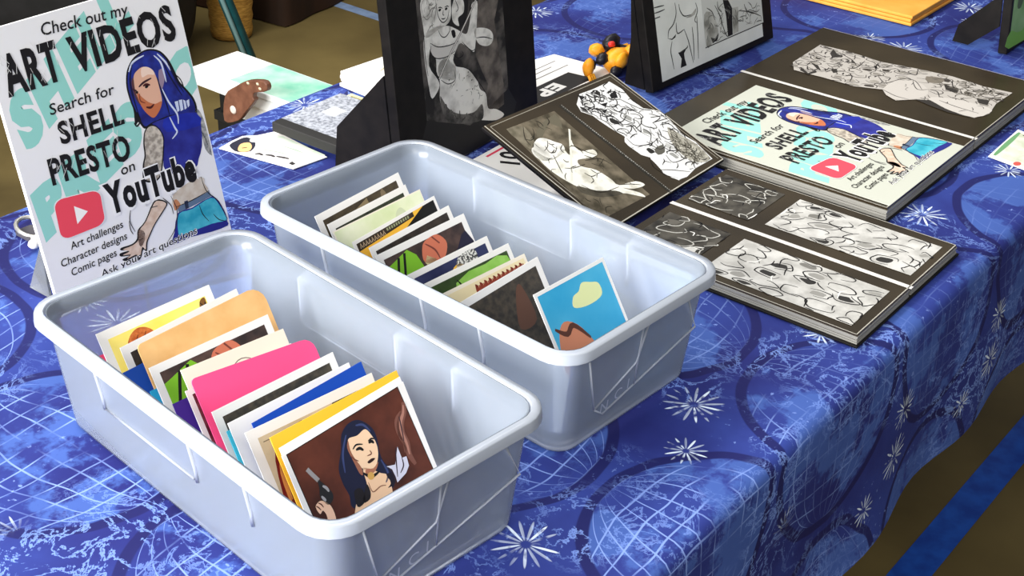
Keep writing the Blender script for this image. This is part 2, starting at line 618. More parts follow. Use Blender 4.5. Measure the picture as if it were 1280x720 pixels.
for i in range(len(us) - 1):
    for j in range(len(vs) - 1):
        f = cm.face([gr[i][j], gr[i + 1][j], gr[i + 1][j + 1], gr[i][j + 1]], CM, True)
        for lp, (a, b_) in zip(f.loops, ((i, j), (i + 1, j), (i + 1, j + 1), (i, j + 1))):
            lp[uvl].uv = (us[a], vs[b_])
tag(cm.build('tablecloth', mtx=Matrix.Translation((0, 0, TZ)), normals=False), 'blue tablecloth printed with celestial map discs and white star bursts', 'tablecloth')

# ================================================================== translucent bins
GROW = 0.006
BW, BL, BH, INS = 0.19327 + GROW, 0.345 + 2 * GROW, 0.10, 0.0155
PLA = plastic_material('milky_plastic_wall', (222, 236, 255), 0.35, 0.22)
RIMM = plastic_material('milky_plastic_rim', (236, 244, 255), 0.55, 0.3)
RIBM = plastic_material('milky_plastic_rib', (236, 242, 255), 0.55, 0.3)
BINM = {}
def ringpts(ins, z, r, n=6):
    return [(p[0], p[1], z) for p in rrect(ins, -BL + ins, BW - ins, -ins, r, n)]
def make_bin(idx, O, ang, label):
    root = empty('plastic_bin', loc=(O[0] - GROW * math.cos(ang), O[1] - GROW * math.sin(ang), 0.0008), rz=ang)
    tag(root, label, 'storage bin', 'translucent plastic bins of art cards')
    BINM[idx] = root.matrix_world.copy()
    th = 0.0013
    m = MB()
    loops = [ringpts(INS + 0.004, 0.0, 0.016), ringpts(INS + 0.001, 0.0015, 0.018), ringpts(INS, 0.005, 0.019)]
    wall_top = 0.0075
    for i in range(1, 7):
        t = i / 6
        loops.append(ringpts(INS + (wall_top - INS) * t, 0.005 + (BH - 0.0055) * t, 0.019 + 0.002 * t))
    for i in range(6, 0, -1):
        t = i / 6
        loops.append(ringpts(INS + (wall_top - INS) * t + th, 0.005 + (BH - 0.0055) * t, 0.018 + 0.002 * t))
    loops += [ringpts(INS + th, 0.0055, 0.018), ringpts(INS + th + 0.003, 0.0026, 0.015)]
    m.rings(loops, PLA)
    m.build('bin_body', root)
    m = MB()
    lp = [ringpts(wall_top - 0.0002, BH - 0.004, 0.020), ringpts(wall_top - 0.0002, BH, 0.020), ringpts(wall_top - 0.0008, BH + 0.0008, 0.0205),
          ringpts(0.001, BH + 0.0008, 0.026), ringpts(0.0002, BH, 0.027), ringpts(-0.0006, BH - 0.0075, 0.0275), ringpts(0.0006, BH - 0.0075, 0.0265), ringpts(0.0014, BH - 0.0012, 0.0255), ringpts(wall_top - 0.0016, BH - 0.0012, 0.021), ringpts(wall_top - 0.0016, BH - 0.004, 0.021)]
    m.rings(lp, RIMM, close=True)
    rim = m.build('bin_rim', root)
    es = rim.modifiers.new('edges', 'EDGE_SPLIT')
    es.split_angle = math.radians(50)
    # raised ribs of the wall panels
    def wallx(z): return INS + (wall_top - INS) * (z - 0.005) / (BH - 0.0055)
    for y in (-0.085, -0.20, -0.262):
        for side in (0, 1):
            m = MB()
            pts = []
            for z in (0.088, 0.062, 0.05):
                w = wallx(z) - 0.0004
                pts.append((w if side == 0 else BW - w, y - (0.0 if z > 0.07 else 0.004), z))
            m.tube(pts, 0.0016, RIBM, 6)
            m.build('wall_rib', root)
    for side in (0, 1):
        m = MB()
        w = wallx(0.05) - 0.0004
        xx = w if side == 0 else BW - w
        m.tube([(xx, -0.09, 0.05), (xx, -0.20, 0.05)], 0.0009, RIBM, 6)
        m.build('wall_line', root)
    for yy in (-1, 1):
        m = MB()
        w = wallx(0.088)
        w2 = wallx(0.03)
        ya, yb = (-BL + w - 0.0003, -BL + w2 - 0.0003) if yy < 0 else (-w + 0.0003, -w2 + 0.0003)
        m.tube([(BW * 0.5, ya, 0.088), (BW * 0.5, yb, 0.03)], 0.0008, RIBM, 6)
        m.build('wall_rib', root)
    # outlined label panel and raised letters of the front wall
    def fw(x, z): return (x, -BL + wallx(z) - 0.0004, z)
    m = MB()
    for seg in ([(0.035, 0.082), (0.05, 0.03), (0.098, 0.052), (0.106, 0.084)], [(0.106, 0.084), (0.158, 0.084)], [(0.158, 0.084), (0.176, 0.05), (0.062, 0.02), (0.05, 0.03)]):
        m.tube([fw(*p) for p in seg], 0.0009, RIBM, 6)
    m.build('label_panel', root)
    m = MB()
    for ch, x in (('N', 0.058), ('C', 0.075), ('I', 0.09)):
        v, f = text_tris(ch, 0.0)
        P = [m.bm.verts.new(fw(x + a * 0.014, 0.0215 + (x - 0.058) * 0.25 + b_ * 0.014)) for a, b_ in v]
        for q in f:
            m.face([P[i] for i in q], RIBM)
    m.build('raised_letters', root)
    return root
make_bin(1, (0.485827, 0.813728), math.radians(-6.55990), 'milky plastic bin nearest the camera, holding the card of a dark haired woman')
make_bin(2, (0.713114, 0.817396), math.radians(-3.85785), 'milky plastic bin behind the nearer bin, below the tall mermaid picture')

# ================================================================== cards in the bins
TH = math.radians(33.0)
def card_matrix(idx, bot):
    m = BINM[idx]
    loc = Matrix.Identity(4)
    ex, ey = Vector((1, 0, 0)), Vector((0, math.sin(TH), math.cos(TH)))
    n = ex.cross(ey)
    loc = Matrix((ex, ey, n)).transposed().to_4x4()
    loc.translation = Vector((GROW, -bot, 0.0032))
    return m @ loc

def make_card(c, name, label, cat, mat, group, pic=None, border=0.006, rnd=0.0, th=0.0008, flap=False):
    idx, bot, x1, h1, x2, h2 = c
    mt = card_matrix(idx, bot)
    q = [(x1, 0.0), (x2, 0.0), (x2, h2), (x1, h1)]
    if rnd:
        out = [q[0], q[1]]
        for i in range(5):
            a = math.radians(90 * i / 4)
            out.append((x2 - rnd + rnd * math.cos(a), h2 - rnd + rnd * math.sin(a)))
        r1 = rnd * 0.35
        for i in range(5):
            a = math.radians(90 + 90 * i / 4)
            out.append((x1 + r1 + r1 * math.cos(a), h1 - r1 + r1 * math.sin(a)))
        outline = out
    else:
        outline = q
    m = MB()
    m.prism(outline, -th, 0.0, mat)
    o = m.build(name, mtx=mt)
    tag(o, label, cat, group)
    def warp(p, b=border):
        u, v = p
        xl, xr = x1 + b, x2 - b
        x = xl + (xr - xl) * u
        top = (h1 + (h2 - h1) * u) - b
        return (x, b + (top - b) * v)
    if pic:
        a = Art(warp)
        pic(a)
        a.build('picture', o)
    if flap:
        m = MB()
        w = x2 - x1
        m.prism([(x1 + 0.001, h1 - 0.0008), (x1 + w * 0.22, h1 * 0.60), (x1 + w * 0.78, h2 * 0.60), (x2 - 0.001, h2 - rnd)], -th - 0.0005, -th - 0.0001, mat)
        m.build('flap', o)
    return o

def bg(a, mat):
    a.rect(0, 0, 1, 1, mat)
    a.up()
DARK = MW((36, 32, 30), (62, 54, 48), 120.0)
SKIN = M((236, 196, 158))
SKIN2 = M((206, 132, 98))
def p_olive(a):
    bg(a, MW((48, 46, 42), (78, 70, 60), 160.0))
    a.poly([(0.5, 0.5), (0.62, 0.86), (0.72, 0.9), (0.75, 0.5)], M((96, 66, 52)), 4)
def p_green_hair(a):
    bg(a, MW((44, 36, 36), (86, 66, 60), 60.0))
    a.poly([(0, 0.3), (0.0, 0.90), (0.10, 0.93), (0.28, 0.99), (0.36, 0.9), (0.40, 0.72), (0.22, 0.5)], M((126, 190, 44)))
    a.up()
    a.lines([[(0.02, 0.6), (0.09, 0.78), (0.16, 0.95)], [(0.08, 0.55), (0.17, 0.78), (0.24, 0.97)]], 0.028, INK, taper=False)
    a.poly([(0.42, 0.78), (0.46, 0.95), (0.56, 1.0), (0.68, 0.99), (0.74, 0.86), (0.62, 0.72)], M((206, 116, 88)), 4)
    a.poly([(0.42, 0.78), (0.47, 0.84), (0.56, 0.76), (0.5, 0.6)], M((226, 210, 160)))
    a.up()
    a.lines([[(0.5, 0.96), (0.58, 0.86), (0.6, 0.75)], [(0.6, 1.0), (0.66, 0.9)]], 0.02, M((120, 60, 50)))
    a.poly([(0.2, 0.5), (0.42, 0.75), (0.75, 0.7), (1, 0.9), (1, 0.4)], M((30, 26, 50)), 3)
def p_yellow(a):
    bg(a, MW((250, 224, 96), (255, 236, 130), 30.0))
    a.poly([(0.10, 0.5), (0.12, 0.8), (0.18, 0.93), (0.28, 0.985), (0.38, 0.95), (0.43, 0.84), (0.40, 0.5)], MW((178, 84, 34), (214, 122, 60), 300.0), 4)
    a.up()
    a.lines([[(0.16, 0.6), (0.19, 0.8), (0.27, 0.93)], [(0.24, 0.6), (0.27, 0.8), (0.35, 0.93)], [(0.32, 0.6), (0.33, 0.8), (0.39, 0.88)]], 0.014, M((110, 46, 20)))
    a.poly([(0.93, 0.97), (0.99, 0.99), (0.98, 0.9), (0.94, 0.84), (0.97, 0.76), (0.99, 0.72), (0.92, 0.74), (0.90, 0.86)], M((120, 80, 34)), 3)
    a.up()
    a.lines([[(0.93, 0.96), (0.97, 0.86), (0.93, 0.78)], [(0.98, 0.95), (0.95, 0.88)]], 0.014, INK)
def p_dark(a):
    bg(a, DARK)
def p_sketch(a):
    a.lines([[(0.3, 0.6), (0.36, 0.86), (0.5, 0.97), (0.66, 0.93), (0.72, 0.75)], [(0.4, 0.6), (0.5, 0.8), (0.62, 0.7)]], 0.008, M((120, 116, 108)))
    a.poly([(0.06, 0.6), (0.06, 0.86), (0.26, 0.90), (0.3, 0.7)], M((76, 34, 38)), 3)
def p_maroon(a):
    bg(a, MW((92, 26, 44), (130, 60, 70), 120.0))
def p_tension(a):
    bg(a, MW((190, 172, 140), (206, 190, 160), 40.0))
    a.poly([(0.03, 0.3), (0.06, 0.8), (0.2, 0.93), (0.42, 0.96), (0.5, 0.6), (0.4, 0.3)], M((120, 26, 24)), 4)
    a.poly([(0.66, 0.86), (1.0, 0.86), (1.0, 1.0), (0.66, 1.0)], M((78, 74, 56)))
    a.up()
    a.lines([[(0.07, 0.5), (0.1, 0.8), (0.22, 0.9)], [(0.14, 0.5), (0.17, 0.76), (0.28, 0.84)], [(0.05, 0.4), (0.07, 0.7), (0.14, 0.86)]], 0.022, M((226, 150, 80)))
    a.text('TENSION', (0.67, 0.885), (0.985, 0.885), 0.085, M((206, 196, 160)), 0.02)
    a.lines([[(0.58, 0.80), (0.66, 0.86), (0.74, 0.84)], [(0.6, 0.74), (0.7, 0.80), (0.82, 0.78)]], 0.03, M((40, 34, 28)))
    a.rect(0.03, 0.955, 0.64, 0.962, M((120, 106, 84)))
    a.rect(0.34, 0.9, 0.36, 0.96, M((140, 124, 100)))
def p_note(a):
    a.rect(0.08, 0.955, 0.24, 0.962, INK)
    a.rect(0.0, 0.90, 1.0, 0.905, M((214, 210, 204)))
def p_brown_scene(a):
    bg(a, MW((60, 52, 40), (84, 74, 56), 90.0))
    a.poly([(0.26, 0.5), (0.27, 0.9), (0.58, 0.99), (0.62, 0.5)], M((138, 122, 92)))
    a.poly([(0.48, 0.4), (0.5, 0.85), (0.58, 0.93), (0.66, 0.88), (0.68, 0.4)], M((48, 40, 32)), 4)
    a.poly([(0.72, 0.4), (0.74, 0.9), (0.82, 0.96), (0.86, 0.4)], M((128, 112, 88)), 3)
def p_green_strip(a):
    bg(a, MW((40, 44, 36), (60, 66, 50), 90.0))
    a.poly([(0.3, 0.3), (0.3, 0.88), (0.97, 0.95), (0.97, 0.3)], M((176, 206, 150)))
    a.lines([[(0.05, 0.8), (0.2, 0.86), (0.3, 0.83)]], 0.03, M((150, 160, 130)))
def p_pale(a):
    bg(a, MW((214, 226, 176), (238, 240, 214), 26.0))
    a.poly([(0.6, 0.7), (0.66, 0.9), (0.75, 0.93), (0.8, 0.75)], M((206, 214, 180)), 4)
def p_flap(a):
    bg(a, M((246, 190, 64)))
    a.poly([(0.0, 0.92), (0.0, 1.0), (0.72, 1.0), (0.72, 0.955)], M((54, 44, 34)))
    a.poly([(0.26, 0.5), (0.40, 0.82), (0.86, 1.0), (1.0, 1.0), (1.0, 0.3), (0.26, 0.3)], BLACK)
    a.up()
    for i in range(9):
        u = 0.03 + i * 0.036
        a.lines([[(u, 0.94), (u + 0.012, 0.985), (u + 0.024, 0.94)]], 0.010, M((214, 190, 160)), smooth=0)
    for i in range(10):
        u = 0.37 + i * 0.03
        a.rect(u, 0.962, u + 0.018, 0.99, M((150, 156, 120)))
def p_navy(a):
    bg(a, MW((36, 42, 80), (54, 60, 100), 40.0))
    a.poly([(0.44, 0.6), (0.46, 0.86), (0.56, 0.93), (0.66, 0.86), (0.64, 0.6)], M((238, 188, 74)), 4)
    a.poly([(0.54, 0.86), (0.6, 0.99), (0.84, 1.0), (0.8, 0.8), (0.64, 0.76)], MW((60, 60, 60), (226, 226, 220), 500.0, lo=0.45, hi=0.55), 3)
def p_leaf(a):
    bg(a, MW((44, 60, 30), (60, 84, 40), 80.0))
    a.poly([(0.26, 0.4), (0.3, 0.92), (0.7, 0.97), (0.98, 0.95), (0.98, 0.4)], MW((130, 186, 72), (156, 206, 100), 60.0), 2)
    a.up()
    a.lines([[(0.03, 0.7), (0.14, 0.86), (0.28, 0.8), (0.3, 0.6)], [(0.06, 0.6), (0.16, 0.76), (0.26, 0.7)]], 0.035, M((160, 220, 96)))
    a.lines([[(0.32, 0.95), (0.36, 0.84), (0.34, 0.76)]], 0.02, INK)
def p_script(a):
    bg(a, M((236, 222, 180)))
    for i in range(11):
        u = 0.34 + i * 0.056
        a.lines([[(u, 0.72), (u + 0.04, 0.97), (u + 0.05, 0.8), (u + 0.07, 0.95)]], 0.028, M((150, 66, 48)))
    a.poly([(0.0, 0.5), (0.02, 0.75), (0.12, 0.8), (0.16, 0.5)], M((150, 70, 44)), 3)
def p_sky(a):
    bg(a, MW((46, 160, 206), (84, 186, 222), 14.0))
    a.poly([(0.4, 0.78), (0.44, 0.86), (0.54, 0.88), (0.62, 0.93), (0.74, 0.9), (0.84, 0.86), (0.82, 0.76), (0.6, 0.74)], M((226, 232, 170)), 4)
    a.poly([(0.0, 0.3), (0.05, 0.6), (0.2, 0.72), (0.4, 0.6), (0.5, 0.3)], SKIN2, 4)
    a.up()
    a.lines([[(0.05, 0.7), (0.18, 0.62), (0.3, 0.66), (0.46, 0.5)]], 0.05, M((90, 50, 36)))

G1, G2 = 'cards and envelopes filed in the nearer bin', 'cards filed in the rear bin'
# --- nearer bin, from the back to the front
make_card((1,0.098,0.0277,0.096,0.1284,0.0988), 'art_card', 'white bordered card with a yellow picture and orange hair, rearmost in the nearer bin', 'card', WHITE, G1, p_yellow, 0.007)
make_card((1,0.092,0.0253,0.0769,0.1205,0.0781), 'envelope', 'thin pink envelope showing only a sliver behind the yellow picture card', 'envelope', M((236, 70, 110)), G1, flap=True)
make_card((1,0.132,0.0285,0.0995,0.1339,0.1072), 'art_card', 'white bordered dark card mostly hidden behind the tan kraft envelope', 'card', WHITE, G1, p_dark)
make_card((1,0.143,0.0193,0.0886,0.1181,0.0937), 'envelope', 'dark blue envelope with its corner showing beside the orange haired card', 'envelope', M((22, 74, 170)), G1, flap=True)
make_card((1,0.156,0.0318,0.1106,0.1433,0.1162), 'envelope', 'tan kraft envelope with a rounded flap behind the green sleeved figure card', 'envelope', MW((226, 176, 112), (236, 190, 128), 60.0), G1, rnd=0.012, flap=True)
make_card((1,0.164,0.025,0.0814,0.1214,0.0836), 'envelope', 'cyan blue envelope corner poking out below the tan kraft envelope', 'envelope', M((36, 158, 200)), G1, flap=True)
make_card((1,0.172,0.028,0.1017,0.1318,0.1033), 'art_card', 'white bordered card with a bright green shape in the nearer bin', 'card', WHITE, G1, p_green_hair)
make_card((1,0.196,0.0248,0.0864,0.1162,0.0872), 'envelope', 'purple envelope corner poking out in front of the cyan blue corner', 'envelope', M((70, 36, 140)), G1, flap=True)
make_card((1,0.205,0.0364,0.1112,0.1237,0.1088), 'art_card', 'cream card with a faint grey line drawing behind the hot pink envelope', 'card', CREAM, G1, p_sketch)
make_card((1,0.215,0.0296,0.1028,0.1204,0.1028), 'art_card', 'white edged card with a dark maroon picture beside the hot pink envelope', 'card', WHITE, G1, p_maroon, 0.004)
make_card((1,0.226,0.032,0.1152,0.1329,0.1084), 'envelope', 'hot pink envelope with a rounded corner in the middle of the nearer bin', 'envelope', M((250, 84, 140)), G1, rnd=0.010, flap=True)
make_card((1,0.243,0.0305,0.0998,0.136,0.1018), 'art_card', 'white bordered card with a plain dark grey picture in front of the pink envelope', 'card', WHITE, G1, p_olive)
make_card((1,0.252,0.0315,0.0894,0.1277,0.0909), 'envelope', 'light cyan envelope showing only a thin edge behind a white card', 'envelope', M((70, 196, 220)), G1, flap=True)
make_card((1,0.262,0.0304,0.1005,0.1355,0.1022), 'art_card', 'plain white card back between the dark grey picture and the royal blue envelope', 'card', PAPER, G1)
make_card((1,0.275,0.0412,0.102,0.1385,0.1074), 'envelope', 'royal blue envelope standing behind the beige card lettered TENSION', 'envelope', M((18, 74, 178)), G1, flap=True)
make_card((1,0.29,0.0275,0.1082,0.1351,0.1068), 'art_card', 'white bordered beige card lettered TENSION with red and orange artwork', 'card', WHITE, G1, p_tension, 0.007)
make_card((1,0.306,0.0359,0.1087,0.1465,0.1111), 'envelope', 'golden yellow envelope second behind the dark haired woman card', 'envelope', M((252, 196, 54)), G1, flap=True)
make_card((1,0.315,0.0354,0.1058,0.1421,0.1121), 'art_card', 'white card with one short line of text directly behind the dark haired woman card', 'card', PAPER, G1, p_note, 0.003)

# the front card: woman with black hair, revolver and smoke
FC = (1,0.322,0.0318,0.1052,0.1392,0.1128)
_m = card_matrix(1, 0.322)
mb = MB(); mb.prism([(FC[2], 0), (FC[4], 0), (FC[4], FC[5]), (FC[2], FC[3])], -0.0008, 0.0, WHITE)
fcard = mb.build('art_card', mtx=_m)
tag(fcard, 'white bordered card of a black haired woman with a revolver, frontmost in the nearer bin', 'card', G1)
a = Art()
PB = [(0.0349,0.1048),(0.1335,0.1115),(0.1373,0.0579),(0.037,0.0568)]
a.poly([PB[0], PB[1], (PB[2][0], 0.008), (PB[3][0], 0.008)], INK)
a.up()
def shr(p, k):
    cx, cy = sum(q[0] for q in p) / len(p), sum(q[1] for q in p) / len(p)
    return [(q[0] + (cx - q[0]) * k, q[1] + (cy - q[1]) * k) for q in p]
a.poly(shr([PB[0], PB[1], (PB[2][0], 0.008), (PB[3][0], 0.008)], 0.012), MW((50, 22, 16), (112, 56, 38), 26.0, lo=0.3, hi=0.75))
a.up()
a.poly([(0.0852,0.104),(0.0926,0.1041),(0.0981,0.1003),(0.1025,0.0928),(0.1024,0.0845),(0.1005,0.077),(0.1007,0.0699),(0.1045,0.0625),(0.1049,0.0568),(0.0994,0.051),(0.0937,0.0579),(0.0852,0.0577),(0.0792,0.0523),(0.0711,0.0493),(0.0651,0.0535),(0.0665,0.0611),(0.0654,0.0698),(0.0666,0.0802),(0.0736,0.0906),(0.0781,0.0996)], M((22, 26, 52)), 4)
a.up()
a.lines([[(0.0814,0.0981),(0.0737,0.0878),(0.07,0.0758)], [(0.0993,0.072),(0.1006,0.0616),(0.0964,0.0566)], [(0.0909,0.1008),(0.0965,0.0989),(0.0999,0.0926)]], 0.0016, M((54, 66, 110)))
a.poly([(0.084,0.0728),(0.0907,0.0683),(0.0952,0.0641),(0.0994,0.0608),(0.0994,0.0537),(0.0959,0.0442),(0.0825,0.0396),(0.0645,0.0429),(0.0677,0.0523),(0.0744,0.0573),(0.0807,0.0578),(0.0825,0.0645)], SKIN, 3)
a.poly([(0.0817,0.0949),(0.0892,0.0943),(0.0968,0.0956),(0.0999,0.0887),(0.1006,0.0825),(0.0989,0.0763),(0.0952,0.0711),(0.0916,0.0693),(0.0869,0.0699),(0.0828,0.0738),(0.0809,0.0811),(0.0797,0.0878)], M((240, 204, 168)), 4)
a.up()
a.poly([(0.0812,0.094),(0.0801,0.0877),(0.0809,0.0811),(0.0829,0.074),(0.0819,0.0689),(0.0799,0.0712),(0.0789,0.082),(0.0784,0.0898)], M((150, 96, 74)), 3)
a.poly([(0.0857,0.0713),(0.0913,0.0694),(0.0967,0.0718),(0.0937,0.0683),(0.0898,0.0666),(0.0846,0.0677)], M((170, 110, 84)), 3)
a.poly([(0.0709,0.0617),(0.0766,0.0617),(0.0774,0.0552),(0.0747,0.0516),(0.069,0.0516)], M((26, 22, 26)), 3)
a.poly([(0.0817,0.0621),(0.0825,0.0562),(0.0798,0.052),(0.0744,0.0525)], M((26, 22, 26)), 3)
a.poly([(0.0987,0.0611),(0.1034,0.0603),(0.1031,0.0534),(0.096,0.0526),(0.1,0.0549)], M((26, 22, 36)), 3)
a.up()
a.lines([[(0.0821,0.0873),(0.0857,0.089),(0.0906,0.0873)], [(0.0953,0.0874),(0.0984,0.088),(0.1003,0.0868)]], 0.0012, INK)
a.lines([[(0.0841,0.0859),(0.0873,0.0858),(0.0894,0.0834)], [(0.0952,0.0861),(0.0977,0.0863),(0.099,0.0844)]], 0.0022, INK)
a.lines([[(0.0938,0.0814),(0.0941,0.0788),(0.0904,0.0788)], [(0.0784,0.0843),(0.0806,0.0806),(0.0828,0.0785)]], 0.0009, M((110, 62, 50)))
a.poly([(0.0889,0.0751),(0.0926,0.0759),(0.0954,0.0749),(0.0933,0.0739),(0.0898,0.0736)], M((44, 20, 20)), 3)
a.line([(0.0825,0.07),(0.0874,0.065),(0.0946,0.0655)], 0.0022, INK)
a.line([(0.0836,0.0626),(0.0841,0.0554),(0.0912,0.0562),(0.0955,0.0549)], 0.0008, M((130, 84, 64)))
a.up()
a.disc([(0.0873,0.0656)][0], 0.0026, 0.0026, M((206, 160, 84)))
# revolver and hand
a.poly([(0.0489,0.081),(0.0512,0.0779),(0.054,0.0725),(0.0555,0.0677),(0.0541,0.064),(0.0497,0.0624),(0.0473,0.0655),(0.0459,0.0696),(0.0479,0.0754)], M((34, 34, 36)), 3)
a.line([(0.0448,0.09),(0.047,0.085),(0.0495,0.0798)], 0.0030, M((150, 146, 146)), taper=False)
a.poly([(0.0403,0.0655),(0.0448,0.0674),(0.0486,0.0649),(0.051,0.0604),(0.0509,0.0523),(0.0467,0.0408),(0.0404,0.044),(0.0452,0.0551),(0.0442,0.0609),(0.0413,0.0597)], M((232, 190, 160)), 3)
a.up()
a.lines([[(0.0507,0.0754),(0.0527,0.0731),(0.0535,0.07)], [(0.0471,0.0697),(0.0482,0.0672),(0.0489,0.0655)]], 0.0020, M((160, 158, 160)))
a.lines([[(0.0408,0.0656),(0.0421,0.0639),(0.043,0.0616)], [(0.043,0.0669),(0.0447,0.065),(0.0455,0.0625)]], 0.0009, M((90, 40, 34)))
# smoke and the white ruff
a.line([(0.1324,0.1002),(0.1308,0.0945),(0.1249,0.0885),(0.122,0.0813),(0.1228,0.0739),(0.1217,0.0659),(0.1235,0.0577)], 0.0062, M((118, 74, 62)))
a.line([(0.1282,0.0949),(0.1224,0.091),(0.1205,0.0834),(0.1217,0.0758),(0.1195,0.0683)], 0.0040, M((118, 74, 62)))
a.up()
a.line([(0.1318,0.0983),(0.1296,0.0936),(0.1249,0.0885),(0.1227,0.0817),(0.123,0.0736),(0.122,0.0658)], 0.0026, M((168, 118, 102)))
a.poly([(0.1013,0.0661),(0.1081,0.0644),(0.1151,0.0746),(0.115,0.0662),(0.119,0.0657),(0.1181,0.0591),(0.1137,0.0555),(0.1045,0.0527),(0.1049,0.0568),(0.1045,0.0625)], M((206, 206, 222)), 0)
a.up()
a.lines([[(0.1134,0.0746),(0.1102,0.0669),(0.1063,0.0561)], [(0.1152,0.0667),(0.114,0.061),(0.1095,0.0574)], [(0.1024,0.0649),(0.104,0.06),(0.1034,0.0539)], [(0.1253,0.0926),(0.1238,0.0848),(0.1217,0.0758)]], 0.0010, M((50, 34, 44)))
a.build('picture', fcard)

# --- rear bin, from the back to the front
make_card((2,0.098,0.0317,0.1014,0.1343,0.1085), 'art_card', 'white bordered card of a brown interior scene, rearmost in the rear bin', 'card', WHITE, G2, p_brown_scene, 0.006)
make_card((2,0.11,0.0335,0.0976,0.1284,0.1028), 'art_card', 'white bordered dark card with a pale green strip, second from the rear bin back', 'card', WHITE, G2, p_green_strip, 0.006)
make_card((2,0.121,0.0294,0.0964,0.1341,0.1), 'art_card', 'pale green and cream card without a border in the rear bin', 'card', CREAM, G2, p_pale, 0.001)
make_card((2,0.14,0.032,0.0929,0.1335,0.1006), 'art_card', 'card split into a yellow wedge and a black wedge in the rear bin', 'card', WHITE, G2, p_flap, 0.003)
make_card((2,0.157,0.0353,0.0929,0.1326,0.0977), 'art_card', 'white bordered black card peeping out behind the rear bin green sleeve card', 'card', WHITE, G2, p_dark, 0.005)
make_card((2,0.168,0.0314,0.0912,0.1373,0.0923), 'art_card', 'white bordered card with a bright green sleeve and orange hand in the rear bin', 'card', WHITE, G2, p_green_hair, 0.006)
make_card((2,0.204,0.0312,0.0878,0.126,0.0882), 'art_card', 'white bordered navy card with a yellow figure in the rear bin', 'card', WHITE, G2, p_navy, 0.005)
make_card((2,0.22,0.0313,0.0855,0.1337,0.0845), 'art_card', 'white bordered leaf green card in the rear bin', 'card', WHITE, G2, p_leaf, 0.005)
make_card((2,0.24,0.0299,0.0847,0.1311,0.0833), 'art_card', 'cream card with looping brown script in the rear bin', 'card', CREAM, G2, p_script, 0.003)
make_card((2,0.262,0.032,0.0864,0.1267,0.0903), 'art_card', 'white bordered dark grey card in front of the brown script card', 'card', WHITE, G2, p_olive, 0.006)
make_card((2,0.322,0.0613,0.1049,0.1475,0.1046), 'art_card', 'sky blue card with a pale cloud, frontmost in the rear bin', 'card', WHITE, G2, p_sky, 0.003)

